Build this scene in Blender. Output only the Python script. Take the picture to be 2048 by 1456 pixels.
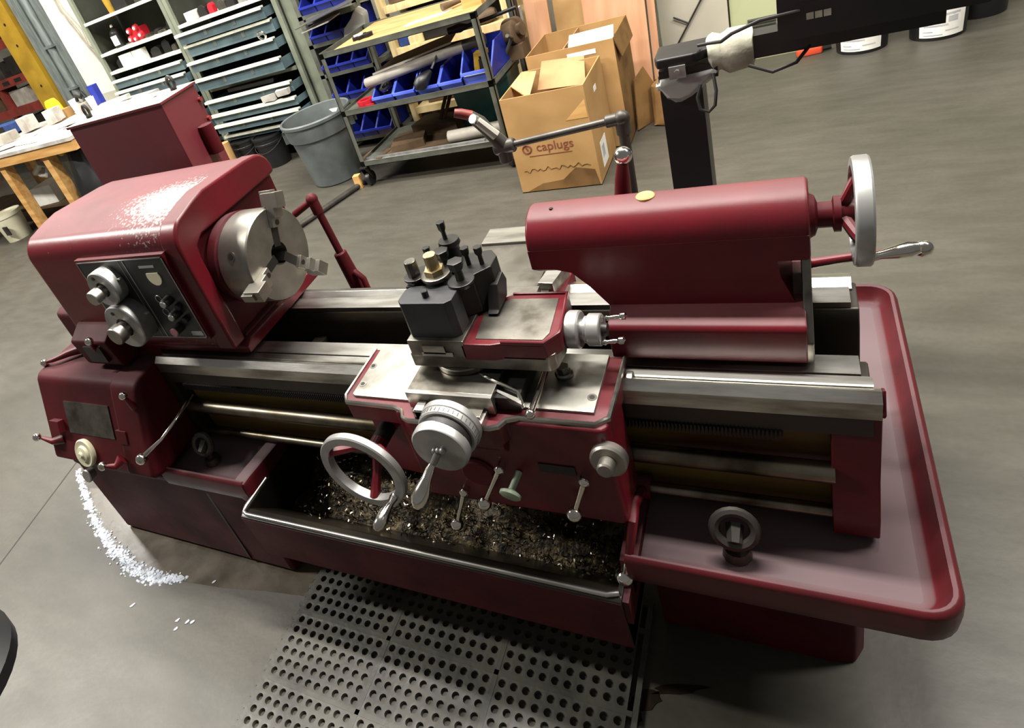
import bpy, bmesh, math, random
from mathutils import Vector, Matrix, Euler
random.seed(7)
sc = bpy.context.scene
for o in list(bpy.data.objects): bpy.data.objects.remove(o, do_unlink=True)
COL = sc.collection
PI = math.pi

# ------------------------------------------------------------------ camera
cam = bpy.data.objects.new('camera', bpy.data.cameras.new('camera'))
COL.objects.link(cam); sc.camera = cam
R0 = Vector((0.842, 0.426, -0.332)).normalized()
D0 = Vector((-0.037, -0.567, -0.823)); D0 = (D0 - R0 * D0.dot(R0)).normalized()
F0 = R0.cross(D0)
rot = Matrix((R0, -D0, -F0)).transposed()
cam.matrix_world = Matrix.Translation((0, 0, 1.65)) @ rot.to_4x4()
cam.data.sensor_width = 36.0
cam.data.lens = 1297.7 * 36.0 / 2048
cam.data.shift_x = (1024 - 761.67) / 2048
cam.data.shift_y = (546.6 - 728) / 2048
cam.data.clip_start = 0.02; cam.data.clip_end = 200

# ------------------------------------------------------------------ world, lights, exposure
sc.view_settings.view_transform = 'Standard'; sc.view_settings.look = 'None'
sc.view_settings.gamma = 1.0; sc.view_settings.use_curve_mapping = False
sc.view_settings.exposure = 0.28
w = bpy.data.worlds.new('shop_ambient'); sc.world = w; w.use_nodes = True
bg = w.node_tree.nodes['Background']
bg.inputs[0].default_value = (1.0, 0.98, 0.95, 1); bg.inputs[1].default_value = 0.12
def area(name, loc, size, energy, col=(1, 0.965, 0.90), aim=None):
    l = bpy.data.lights.new(name, 'AREA'); l.shape = 'RECTANGLE'
    l.size, l.size_y = size; l.energy = energy; l.color = col
    o = bpy.data.objects.new(name, l); COL.objects.link(o); o.location = loc
    if aim is not None:
        o.rotation_euler = (Vector(aim) - Vector(loc)).to_track_quat('-Z', 'Y').to_euler()
    return o
area('tube_light_over_lathe', (-0.75, 1.78, 4.2), (2.4, 0.22), 310)
area('tube_light_back_left', (-4.6, 3.1, 4.2), (2.4, 0.35), 215)
area('tube_light_back_centre', (-1.8, 3.3, 4.4), (2.4, 0.35), 145)
area('tube_light_right', (2.4, 2.4, 4.2), (2.4, 0.35), 220)
area('tube_light_far_left', (-7.4, 3.0, 4.2), (2.4, 0.35), 130)
area('tube_light_front_left', (-5.6, 0.1, 4.3), (2.4, 0.35), 420)

# ------------------------------------------------------------------ materials
def lin(h):
    h = h.lstrip('#'); c = [int(h[i:i+2], 16) / 255 for i in (0, 2, 4)]
    return tuple((v / 12.92 if v <= 0.04045 else ((v + 0.055) / 1.055) ** 2.4) for v in c) + (1,)
def mat(name, c1, c2=None, rough=0.5, metal=0.0, scale=8, lo=0.4, hi=0.65, bump=0.0, bscale=80,
        dust=0.0, dustc='8c7f78', coat=0.0, rvar=0.1, stretch=None, spec=0.5, alpha=None, trans=0.0):
    m = bpy.data.materials.new(name); m.use_nodes = True
    N = m.node_tree.nodes; L = m.node_tree.links; b = N['Principled BSDF']
    tc = N.new('ShaderNodeTexCoord'); src = tc.outputs['Object']
    if stretch:
        mp = N.new('ShaderNodeMapping'); mp.inputs['Scale'].default_value = stretch
        L.new(src, mp.inputs[0]); src = mp.outputs[0]
    n = N.new('ShaderNodeTexNoise'); n.inputs['Scale'].default_value = scale; n.inputs['Detail'].default_value = 5
    L.new(src, n.inputs['Vector'])
    r = N.new('ShaderNodeValToRGB')
    r.color_ramp.elements[0].position = lo; r.color_ramp.elements[1].position = hi
    r.color_ramp.elements[0].color = lin(c1); r.color_ramp.elements[1].color = lin(c2 or c1)
    L.new(n.outputs['Fac'], r.inputs[0]); colout = r.outputs[0]
    mr = N.new('ShaderNodeMapRange'); mr.inputs[3].default_value = max(0.02, rough - rvar); mr.inputs[4].default_value = min(1, rough + rvar)
    L.new(n.outputs['Fac'], mr.inputs[0]); rout = mr.outputs[0]
    if dust > 0:
        g = N.new('ShaderNodeNewGeometry'); sx = N.new('ShaderNodeSeparateXYZ'); L.new(g.outputs['Normal'], sx.inputs[0])
        d1 = N.new('ShaderNodeMapRange'); d1.inputs[1].default_value = 0.78; d1.inputs[2].default_value = 1.0; d1.inputs[4].default_value = dust
        L.new(sx.outputs['Z'], d1.inputs[0])
        mx = N.new('ShaderNodeMix'); mx.data_type = 'RGBA'; mx.inputs[7].default_value = lin(dustc)
        L.new(d1.outputs[0], mx.inputs[0]); L.new(colout, mx.inputs[6]); colout = mx.outputs[2]
        ad = N.new('ShaderNodeMath'); ad.operation = 'MULTIPLY_ADD'; ad.inputs[1].default_value = 0.9
        L.new(d1.outputs[0], ad.inputs[0]); L.new(rout, ad.inputs[2]); rout = ad.outputs[0]
    L.new(colout, b.inputs['Base Color']); L.new(rout, b.inputs['Roughness'])
    b.inputs['Metallic'].default_value = metal
    b.inputs['Specular IOR Level'].default_value = spec
    if coat: b.inputs['Coat Weight'].default_value = coat; b.inputs['Coat Roughness'].default_value = 0.25
    if trans: b.inputs['Transmission Weight'].default_value = trans
    if bump:
        bn = N.new('ShaderNodeTexNoise'); bn.inputs['Scale'].default_value = bscale; bn.inputs['Detail'].default_value = 4
        L.new(src, bn.inputs['Vector']); bp = N.new('ShaderNodeBump'); bp.inputs['Strength'].default_value = bump; bp.inputs['Distance'].default_value = 0.004
        L.new(bn.outputs['Fac'], bp.inputs['Height']); L.new(bp.outputs[0], b.inputs['Normal'])
    return m
M = {}
M['red'] = mat('red_enamel', '#5a111a', '#4b1016', 0.35, scale=5, bump=0.10, bscale=30, dust=0.28, dustc='6a5a59', spec=0.32)
M['red2'] = mat('red_enamel_dull', '#4a1016', '#380d11', 0.55, scale=6, bump=0.12, bscale=40, dust=0.30, dustc='604e50', spec=0.15)
M['redn'] = mat('red_enamel_clean', '#561119', '#420e14', 0.36, scale=5, bump=0.12, bscale=30, spec=0.4)
M['tray'] = mat('dusty_tray_paint', '#4a1217', '#3b0f14', 0.45, scale=6, bump=0.12, bscale=40, dust=0.85, dustc='5d5153', spec=0.35)
M['redcab'] = mat('red_cabinet_paint', '#5c1c24', '#531a22', 0.5, scale=3, dust=0.9, dustc='b8ae9e')
M['steel'] = mat('ground_steel', '#c2c0ba', '#86827b', 0.34, 1.0, scale=10, bump=0.03, stretch=(0.6, 3, 3))
M['plate'] = mat('worn_steel_plate', '#aaa8a1', '#6d6a63', 0.52, 1.0, scale=7, bump=0.03)
M['oily'] = mat('oily_steel', '#86827a', '#4a463e', 0.38, 1.0, scale=12, rvar=0.15)
M['chrome'] = mat('chrome', '#e4e0d8', '#c9c4ba', 0.14, 1.0, scale=20, rvar=0.06)
M['alu'] = mat('satin_aluminium', '#a3a2a0', '#898884', 0.45, 0.7, scale=18)
M['chuck'] = mat('chuck_steel', '#a09c94', '#7b776e', 0.42, 1.0, scale=9, rvar=0.1)
M['black'] = mat('black_oxide', '#2b2a28', '#1d1c1b', 0.4, 0.5, scale=14)
M['tblock'] = mat('grey_tool_steel', '#37373a', '#2a2a2b', 0.45, 0.5, scale=10)
M['grease'] = mat('greasy_cast_iron', '#241c12', '#15100b', 0.45, 0.0, scale=7, bump=0.2, bscale=30)
M['olive'] = mat('oily_web_paint', '#75632f', '#4a2014', 0.40, 0.0, scale=4, stretch=(0.5, 2, 2))
M['dark'] = mat('dark_iron', '#1d1918', '#100e0d', 0.5, 0.2, scale=8)
M['blackpl'] = mat('black_plastic', '#141415', '#0d0d0e', 0.42, scale=6)
M['panel'] = mat('black_panel', '#15161a', '#2a2723', 0.42, scale=14, lo=0.5, hi=0.8)
M['rod'] = mat('dark_oiled_rod', '#8a8272', '#4f4838', 0.36, 1.0, scale=9)
M['nut'] = mat('dull_bronze', '#a8997a', '#857552', 0.42, 0.9, scale=20)
M['brass'] = mat('brass', '#d0aa6a', '#b08d52', 0.5, 0.6, scale=30)
M['ivory'] = mat('ivory_glass', '#d8d2b4', None, 0.2, scale=5)
M['pink'] = mat('pink_button', '#b0757c', None, 0.4)
M['mint'] = mat('mint_knob', '#8f9d86', None, 0.4)
M['pan'] = mat('black_oily_pan', '#17140f', '#221d15', 0.34, 0.3, scale=6, bump=0.1, bscale=40)
M['swarf'] = mat('swarf_metal', '#a89f8a', '#4f4536', 0.22, 1.0, scale=30)
M['swarfbed'] = mat('swarf_mass', '#4d4128', '#1c1710', 0.5, 0.6, scale=45, lo=0.35, hi=0.6, bump=1.0, bscale=90)
M['rubber'] = mat('oily_rubber', '#4c4a43', '#34322d', 0.42, scale=7, bump=0.25, bscale=50)
M['card'] = mat('corrugated_card', '#ab8657', '#9b784a', 0.8, scale=5, spec=0.2)
M['cardin'] = mat('card_inside', '#ae8862', '#9c7550', 0.85, scale=5, spec=0.2)
M['carddk'] = mat('dark_card', '#7d5d36', '#5d4327', 0.85, scale=6, spec=0.2)
M['white'] = mat('white_paper', '#e6e3dc', '#d8d4ca', 0.7, scale=9)
M['paper2'] = mat('grey_paper', '#b9b4ac', '#958f86', 0.7, scale=9)
M['print'] = mat('carton_print', '#7a3d2a', '#6a3322', 0.8)
M['wood'] = mat('pine_timber', '#c99e62', '#b08147', 0.65, scale=4, stretch=(0.6, 6, 6), spec=0.3)
M['woodpale'] = mat('pale_pine', '#d6c08f', '#c3a974', 0.65, scale=4, stretch=(6, 6, 0.7), spec=0.3)
M['ply'] = mat('plywood', '#a98758', '#937145', 0.7, scale=4, stretch=(1, 5, 1), spec=0.3)
M['plypink'] = mat('pinkish_ply', '#b78a6a', '#a67857', 0.7, scale=3, stretch=(5, 5, 0.6), spec=0.3)
M['frame'] = mat('grey_cart_paint', '#5d5f55', '#4b4c44', 0.5, 0.2, scale=10)
M['cabg'] = mat('grey_green_enamel', '#767b6b', '#666b5d', 0.45, scale=6)
M['cabin'] = mat('cabinet_inside', '#33352d', '#282a23', 0.6, scale=5)
M['teal'] = mat('blue_grey_enamel', '#5d7176', '#4b5c60', 0.42, scale=6)
M['lip'] = mat('worn_drawer_lip', '#d2d2bf', '#b9b9a6', 0.5, 0.1, scale=15)
M['blue'] = mat('blue_bin_plastic', '#1f2d90', '#192578', 0.38, scale=5)
M['blueshade'] = mat('shaded_blue_bin_plastic', '#1a2680', '#141d66', 0.42, scale=5)  # bin blue with the shade under the rack shelves put into the colour
M['bluelt'] = mat('blue_bin_lip', '#5c71dd', '#4558c4', 0.38, scale=5)
M['can'] = mat('grey_can_plastic', '#5c6160', '#4b504f', 0.5, scale=5, bump=0.05)
M['wall'] = mat('white_wall_paint', '#dcd6c6', '#cfc8b6', 0.75, scale=2.5)
M['wallg'] = mat('dirty_wall_paint', '#b7b3a2', '#9c9886', 0.8, scale=2)
M['yellow'] = mat('yellow_paint', '#9a7a1e', '#856614', 0.5, scale=5)
M['yellow2'] = mat('bright_yellow', '#e2b21c', None, 0.45)
M['gpost'] = mat('galvanised', '#8a928e', '#6e7673', 0.4, 0.5, scale=9, stretch=(4, 4, 0.6))
M['redrack'] = mat('red_rack_paint', '#7e2a22', '#5a1d19', 0.5, scale=5)
M['greencab'] = mat('pale_green_enamel', '#a9ad86', '#9da17c', 0.5, scale=4)
M['greydoor'] = mat('off_white_panel', '#b9b3a2', '#aaa391', 0.6, scale=3)
M['cream'] = mat('cream_plastic', '#cdc8ae', '#bdb79a', 0.5, scale=5)
M['redpl'] = mat('red_plastic', '#b3202c', '#9a1a25', 0.35)
M['orange'] = mat('orange_plastic', '#c9472a', None, 0.5)
M['tealbin'] = mat('teal_plastic', '#0d4a48', '#0a3a3a', 0.5)
M['bluecl'] = mat('blue_cloth', '#24407c', '#1b2f5e', 0.8)
M['tape'] = mat('masking_tape', '#a9a695', '#938f7e', 0.75, scale=20, bump=0.3)
M['bag'] = mat('clear_bag', '#c9c8c2', None, 0.18, trans=0.5)
M['tube'] = mat('grey_tube', '#a59f94', '#8b857a', 0.5)
M['brown'] = mat('brown_board', '#5a4630', '#44331f', 0.75, scale=7)
M['iron'] = mat('grey_pipe', '#4e4a45', '#3b3733', 0.45, 0.6, scale=12)
M['foam'] = mat('white_residue', '#d3d8e2', '#9da3ae', 0.4, scale=30)
M['ink'] = mat('faint_ink', '#9a9a9c', '#b4b4b4', 0.7)
M['wet'] = mat('wet_grime', '#3d352a', '#5a5144', 0.28, scale=9, lo=0.35, hi=0.7, bump=0.15, bscale=30)
M['oil'] = mat('oil_stain', '#1c140d', '#2b2118', 0.3, scale=14)

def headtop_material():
    m = M['red'].copy(); m.name = 'red_enamel_worn_sheen_top'
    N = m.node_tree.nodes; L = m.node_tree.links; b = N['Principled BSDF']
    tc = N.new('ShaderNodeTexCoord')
    # patch of rubbed, greasy paint on the cover, its pale sheen painted in
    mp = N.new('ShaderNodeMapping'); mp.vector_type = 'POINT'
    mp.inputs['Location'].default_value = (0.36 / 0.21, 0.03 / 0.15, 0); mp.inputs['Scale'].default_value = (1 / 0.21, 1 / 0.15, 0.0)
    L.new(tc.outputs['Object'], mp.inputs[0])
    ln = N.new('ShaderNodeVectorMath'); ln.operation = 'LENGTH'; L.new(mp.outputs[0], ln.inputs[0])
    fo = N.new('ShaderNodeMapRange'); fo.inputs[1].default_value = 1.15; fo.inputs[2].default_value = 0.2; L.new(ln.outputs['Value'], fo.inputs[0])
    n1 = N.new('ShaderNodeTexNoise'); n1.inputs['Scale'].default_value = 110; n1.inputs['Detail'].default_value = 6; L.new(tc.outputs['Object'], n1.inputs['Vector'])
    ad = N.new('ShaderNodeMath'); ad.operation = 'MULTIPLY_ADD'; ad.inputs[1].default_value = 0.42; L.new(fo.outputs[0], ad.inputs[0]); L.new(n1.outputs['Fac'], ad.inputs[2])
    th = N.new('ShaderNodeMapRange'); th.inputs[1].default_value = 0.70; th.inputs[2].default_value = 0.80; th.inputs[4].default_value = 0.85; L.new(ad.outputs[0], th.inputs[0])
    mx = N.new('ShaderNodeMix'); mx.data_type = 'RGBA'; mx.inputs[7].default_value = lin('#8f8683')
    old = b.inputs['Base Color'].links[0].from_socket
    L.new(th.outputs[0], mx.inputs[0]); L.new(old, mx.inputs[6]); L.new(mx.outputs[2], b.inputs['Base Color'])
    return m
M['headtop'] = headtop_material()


def floor_material():
    m = bpy.data.materials.new('stained_concrete'); m.use_nodes = True
    N = m.node_tree.nodes; L = m.node_tree.links; b = N['Principled BSDF']
    tc = N.new('ShaderNodeTexCoord')
    def noise(s, d=6, vec=None):
        n = N.new('ShaderNodeTexNoise'); n.inputs['Scale'].default_value = s; n.inputs['Detail'].default_value = d
        L.new(vec or tc.outputs['Object'], n.inputs['Vector']); return n.outputs['Fac']
    def ramp(f, p0, c0, p1, c1):
        r = N.new('ShaderNodeValToRGB'); e = r.color_ramp.elements
        e[0].position = p0; e[0].color = c0; e[1].position = p1; e[1].color = c1
        L.new(f, r.inputs[0]); return r.outputs[0]
    def mix(fac, a, c, mode='MIX'):
        x = N.new('ShaderNodeMix'); x.data_type = 'RGBA'; x.blend_type = mode
        if isinstance(fac, float): x.inputs[0].default_value = fac
        else: L.new(fac, x.inputs[0])
        L.new(a, x.inputs[6]); L.new(c, x.inputs[7]); return x.outputs[2]
    base = ramp(noise(1.1), 0.35, lin('#8a8a82'), 0.68, lin('#a6a5a0'))
    mp = N.new('ShaderNodeMapping'); mp.inputs['Rotation'].default_value = (0, 0, 0.5); mp.inputs['Scale'].default_value = (1, 3.2, 1); L.new(tc.outputs['Object'], mp.inputs[0])
    streak = ramp(noise(5, 8, mp.outputs[0]), 0.34, (0.78, 0.77, 0.74, 1), 0.64, (1.05, 1.05, 1.04, 1))
    c = mix(0.8, base, streak, 'MULTIPLY')
    fine = ramp(noise(60, 3), 0.3, (0.86, 0.86, 0.86, 1), 0.7, (1.05, 1.05, 1.05, 1))
    c = mix(0.7, c, fine, 'MULTIPLY')
    # floor colour darkens in a ragged oval round the machine's base
    mp2 = N.new('ShaderNodeMapping'); mp2.inputs['Location'].default_value = (1.05 / 1.75, -0.95 / 0.62, 0); mp2.inputs['Scale'].default_value = (1 / 1.75, 1 / 0.62, 0)
    L.new(tc.outputs['Object'], mp2.inputs[0]); ln = N.new('ShaderNodeVectorMath'); ln.operation = 'LENGTH'; L.new(mp2.outputs[0], ln.inputs[0])
    wob = N.new('ShaderNodeMath'); wob.operation = 'MULTIPLY_ADD'; wob.inputs[1].default_value = 0.7; L.new(noise(5), wob.inputs[0]); L.new(ln.outputs['Value'], wob.inputs[2])
    gr = ramp(wob.outputs[0], 1.15, lin('#77726a'), 1.42, (1, 1, 1, 1))
    c = mix(1.0, c, gr, 'MULTIPLY')
    L.new(c, b.inputs['Base Color'])
    rr = N.new('ShaderNodeMapRange'); rr.inputs[3].default_value = 0.34; rr.inputs[4].default_value = 0.62; L.new(noise(3), rr.inputs[0]); L.new(rr.outputs[0], b.inputs['Roughness'])
    bp = N.new('ShaderNodeBump'); bp.inputs['Strength'].default_value = 0.12; bp.inputs['Distance'].default_value = 0.004
    L.new(noise(40, 5), bp.inputs['Height']); L.new(bp.outputs[0], b.inputs['Normal'])
    return m
M['floor'] = floor_material()

# ------------------------------------------------------------------ mesh helpers
def V(*a): return Vector(a if len(a) > 1 else a[0])
def arc(cx, cy, r, a0, a1, n):
    return [(cx + r * math.cos(math.radians(a0 + (a1 - a0) * i / n)), cy + r * math.sin(math.radians(a0 + (a1 - a0) * i / n))) for i in range(n + 1)]
def basis(d):
    d = V(d).normalized(); u = d.orthogonal().normalized(); return u, d.cross(u), d
def worldorigin(o):
    p = Vector((0, 0, 0))
    while o is not None: p += o.location; o = o.parent
    return p
class MB:
    def __init__(s): s.bm = bmesh.new()
    def _bev(s, faces, bev, seg=2, ang=30):
        if bev <= 0: return
        es = {e for f in faces if f.is_valid for e in f.edges if len(e.link_faces) == 2 and e.calc_face_angle(0) > math.radians(ang)}
        bmesh.ops.bevel(s.bm, geom=list(es), offset=bev, segments=seg, profile=0.5, affect='EDGES', clamp_overlap=True)
    def box(s, x0, x1, y0, y1, z0, z1, bev=0.0, seg=2, mx=None):
        vs = [s.bm.verts.new((x, y, z)) for z in (z0, z1) for y in (y0, y1) for x in (x0, x1)]
        if mx is not None:
            for v in vs: v.co = mx @ v.co
        fs = [s.bm.faces.new([vs[i] for i in q]) for q in ((0, 2, 3, 1), (4, 5, 7, 6), (0, 1, 5, 4), (2, 6, 7, 3), (0, 4, 6, 2), (1, 3, 7, 5))]
        s._bev(fs, bev, seg); return s
    def prism(s, poly, ax, a0, a1, bev=0.0, seg=2, ang=30, top=None):
        def p(q, a): return {'x': (a, q[0], q[1]), 'y': (q[0], a, q[1]), 'z': (q[0], q[1], a)}[ax]
        b = [s.bm.verts.new(p(q, a0)) for q in poly]; t = [s.bm.verts.new(p(q, a1)) for q in (top or poly)]
        n = len(poly); fs = [s.bm.faces.new(b), s.bm.faces.new(t)]
        for i in range(n): fs.append(s.bm.faces.new((b[i], b[(i + 1) % n], t[(i + 1) % n], t[i])))
        bmesh.ops.recalc_face_normals(s.bm, faces=fs)
        s._bev(fs, bev, seg, ang); return s
    def rev(s, p, d, prof, n=24, cap=True):
        u, w_, d = basis(d); p = V(p); rings = []
        for (h, r) in prof:
            rings.append([s.bm.verts.new(p + d * h + (u * math.cos(2 * PI * i / n) + w_ * math.sin(2 * PI * i / n)) * max(r, 1e-4)) for i in range(n)])
        for a, b in zip(rings, rings[1:]):
            for i in range(n): s.bm.faces.new((a[i], a[(i + 1) % n], b[(i + 1) % n], b[i]))
        if cap:
            s.bm.faces.new(rings[0][::-1]); s.bm.faces.new(rings[-1])
        return s
    def cyl(s, p0, p1, r0, r1=None, n=16, ch=0.0):
        p0 = V(p0); p1 = V(p1); h = (p1 - p0).length; r1 = r0 if r1 is None else r1
        pr = [(0, r0 - ch), (ch, r0), (h - ch, r1), (h, r1 - ch)] if ch else [(0, r0), (h, r1)]
        return s.rev(p0, p1 - p0, pr, n)
    def ball(s, c, r, n=14, m=9):
        return s.rev(V(c) - V(0, 0, r), (0, 0, 1), [(r - r * math.cos(PI * i / m), r * math.sin(PI * i / m)) for i in range(m + 1)], n)
    def ring(s, c, d, R, r, n=24, m=8, prof=None):
        u, w_, d = basis(d); c = V(c); rows = []
        prof = prof or [(r * math.cos(2 * PI * j / m), r * math.sin(2 * PI * j / m)) for j in range(m)]
        for i in range(n):
            e = u * math.cos(2 * PI * i / n) + w_ * math.sin(2 * PI * i / n)
            rows.append([s.bm.verts.new(c + e * (R + a) + d * b) for a, b in prof])
        m = len(prof); fs = []
        for i in range(n):
            a, b = rows[i], rows[(i + 1) % n]
            for j in range(m): fs.append(s.bm.faces.new((a[j], b[j], b[(j + 1) % m], a[(j + 1) % m])))
        bmesh.ops.recalc_face_normals(s.bm, faces=fs)
        return s
    def tube(s, pts, r, n=10, cap=True):
        pts = [V(p) for p in pts]; rs = r if isinstance(r, (list, tuple)) else [r] * len(pts)
        t0 = (pts[1] - pts[0]).normalized(); u = t0.orthogonal().normalized(); rings = []
        for i, p in enumerate(pts):
            t = (pts[min(i + 1, len(pts) - 1)] - pts[max(i - 1, 0)]).normalized()
            u = (u - t * u.dot(t)).normalized(); w_ = t.cross(u)
            rings.append([s.bm.verts.new(p + (u * math.cos(2 * PI * k / n) + w_ * math.sin(2 * PI * k / n)) * rs[i]) for k in range(n)])
        for a, b in zip(rings, rings[1:]):
            for k in range(n): s.bm.faces.new((a[k], a[(k + 1) % n], b[(k + 1) % n], b[k]))
        if cap: s.bm.faces.new(rings[0][::-1]); s.bm.faces.new(rings[-1])
        return s
    def hsweep(s, path, prof, closed=True):
        n = len(path); P = [Vector(p) for p in path]; rows = []
        for i in range(n):
            a = P[(i - 1) % n] if (closed or i > 0) else None; b = P[(i + 1) % n] if (closed or i < n - 1) else None
            d1 = (P[i] - a).normalized() if a is not None else None; d2 = (b - P[i]).normalized() if b is not None else None
            d1 = d1 or d2; d2 = d2 or d1
            n1 = Vector((d1.y, -d1.x)); n2 = Vector((d2.y, -d2.x)); nn = (n1 + n2).normalized(); k = 1 / max(0.35, nn.dot(n1))
            rows.append([s.bm.verts.new((P[i].x + nn.x * o * k, P[i].y + nn.y * o * k, z)) for o, z in prof])
        m = len(prof); fs = []
        for i in range(n if closed else n - 1):
            a, b = rows[i], rows[(i + 1) % n]
            for j in range(m): fs.append(s.bm.faces.new((a[j], b[j], b[(j + 1) % m], a[(j + 1) % m])))
        if not closed: fs.append(s.bm.faces.new(rows[0])); fs.append(s.bm.faces.new(rows[-1][::-1]))
        bmesh.ops.recalc_face_normals(s.bm, faces=fs)
        return s
    def sheet(s, quad, t):
        q = [V(p) for p in quad]; nrm = (q[1] - q[0]).cross(q[2] - q[0]).normalized() * t
        b = [s.bm.verts.new(p) for p in q]; a = [s.bm.verts.new(p + nrm) for p in q]; n = len(q)
        fs = [s.bm.faces.new(b), s.bm.faces.new(a)] + [s.bm.faces.new((b[i], b[(i + 1) % n], a[(i + 1) % n], a[i])) for i in range(n)]
        bmesh.ops.recalc_face_normals(s.bm, faces=fs); return s
    def build(s, name, m, parent=None, origin=None, sharp=38, local=False, jitter=0.0):
        if jitter:
            for v in s.bm.verts: v.co += V(random.uniform(-1, 1), random.uniform(-1, 1), random.uniform(-1, 1)) * jitter
        bmesh.ops.remove_doubles(s.bm, verts=s.bm.verts, dist=1e-6)
        off = Vector((0, 0, 0)) if local else (worldorigin(parent) if parent is not None else (V(origin) if origin is not None else Vector((0, 0, 0))))
        for v in s.bm.verts: v.co -= off
        for f in s.bm.faces: f.smooth = True
        for e in s.bm.edges:
            if len(e.link_faces) == 2 and e.calc_face_angle(0) > math.radians(sharp): e.smooth = False
        me = bpy.data.meshes.new(name); s.bm.to_mesh(me); s.bm.free()
        me.materials.append(M[m] if isinstance(m, str) else m)
        o = bpy.data.objects.new(name, me); COL.objects.link(o)
        if sharp < 180 and len(me.polygons) < 6000:
            wn = o.modifiers.new('weighted_normals', 'WEIGHTED_NORMAL'); wn.keep_sharp = True; wn.weight = 90
        if parent is not None: o.parent = parent
        elif origin is not None: o.location = origin
        return o
def tag(o, label=None, cat=None, group=None, kind=None):
    if label: o['label'] = label
    if cat: o['category'] = cat
    if group: o['group'] = group
    if kind: o['kind'] = kind
    return o
def thing(name, loc, label, cat, group=None, rz=0):
    o = bpy.data.objects.new(name, None); COL.objects.link(o); o.location = loc; o.rotation_euler = (0, 0, rz)
    o.empty_display_size = 0.1
    return tag(o, label, cat, group)
def copytree(o, parent=None):
    c = o.copy(); COL.objects.link(c)
    if parent is not None: c.parent = parent
    for ch in list(o.children): copytree(ch, c)
    return c
def text(body, name, m, size, mx, parent=None, ext=0.0006):
    cu = bpy.data.curves.new(name, 'FONT'); cu.body = body; cu.size = size; cu.extrude = ext; cu.align_x = 'CENTER'; cu.align_y = 'CENTER'
    t = bpy.data.objects.new(name + '_tmp', cu); COL.objects.link(t)
    bpy.context.view_layer.update()
    me = bpy.data.meshes.new_from_object(t.evaluated_get(bpy.context.evaluated_depsgraph_get()))
    bpy.data.objects.remove(t)
    off = worldorigin(parent) if parent is not None else Vector((0, 0, 0))
    me.transform(Matrix.Translation(-off) @ mx); me.materials.clear(); me.materials.append(M[m])
    o = bpy.data.objects.new(name, me); COL.objects.link(o); o.parent = parent
    return o

# ------------------------------------------------------------------ setting
tag(MB().box(-14, 8, -4, 9, -0.1, 0.0).build('floor', 'floor'), kind='structure')

# ================================================================== THE LATHE
LX = V(-1.05, 1.13, 0)
la = thing('engine_lathe', LX, 'large dark red metal-turning lathe filling the middle of the picture', 'lathe')
AY, AZ = 1.138, 0.983          # spindle axis

# --- pedestals
tag(MB().prism([(.80, 0.0), (.80, .36), (.785, .40), (1.48, .40), (1.48, 0.0)], 'x', -2.23, -1.37, 0.02).build('headstock_pedestal', 'red2', la))
MB().prism([(.797, 0.02), (.80, .34), (.81, .34), (.81, .02)], 'x', -1.565, -1.555).build('pedestal_seam', 'dark', la)
MB().prism([(-.300, .92), (.04, .92), (.075, .93), (.092, .965), (.092, 1.45), (-.300, 1.45)], 'z', 0.0, .39, 0.006).build('tailstock_pedestal', 'red2', la)
# --- chip tray: rolled rim all round the right end and back, front rim on the left end
RIM = [(-.008, .365), (-.002, .375), (.001, .400), (.001, .432), (-.002, .441), (-.008, .445), (-.014, .442), (-.018, .430), (-.026, .412), (-.038, .403), (-.052, .400), (-.055, .392), (-.03, .365)]
path = [(-.305, .782)] + arc(.150, .840, .058, 270, 360, 6) + arc(.150, 1.64, .058, 0, 90, 6) + [(-1.70, 1.698)]
tr = MB().hsweep(path, RIM, closed=False)
tr.prism([(-.305, .829), (.162, .829), (.162, 1.656), (-1.70, 1.656), (-1.70, 1.36), (-.305, 1.36)], 'z', .385, .4006)
tr.build('chip_tray', 'tray', la)
MB().box(-.318, -.285, .79, .96, .375, .425, .006).box(-.318, -.300, .785, 1.36, .33, .40, .004).build('tray_end_lip', 'red2', la)
p2 = MB().hsweep([(-1.70, .785), (-1.345, .785)], RIM, closed=False)
p2.prism([(-1.70, .83), (-1.345, .83), (-1.345, 1.36), (-1.70, 1.36)], 'z', .385, .4006)
p2.prism([(.785, .443), (.815, .443), (1.02, .425), (1.02, .36), (.785, .36)], 'x', -1.385, -1.335, .012)
p2.build('headstock_tray', 'tray', la)
# --- eye bolts on the tray
for (ex, ey, ez, R) in ((-.115, .865, .403, .034), (-1.555, .875, .403, .032)):
    e = MB().cyl((ex, ey, ez), (ex, ey, ez + .02), .026, .022, 12).cyl((ex, ey, ez + .018), (ex, ey, ez + .06), .012, .012, 10)
    e.ring((ex, ey, ez + .075), (0.12, -1, 0.5), R, .010, 22, 8).rev((ex, ey - .02, ez + .06), (0, .9, .4), [(0, .012), (.035, .016)], 6)
    e.build('eye_bolt', 'iron', la)

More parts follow.
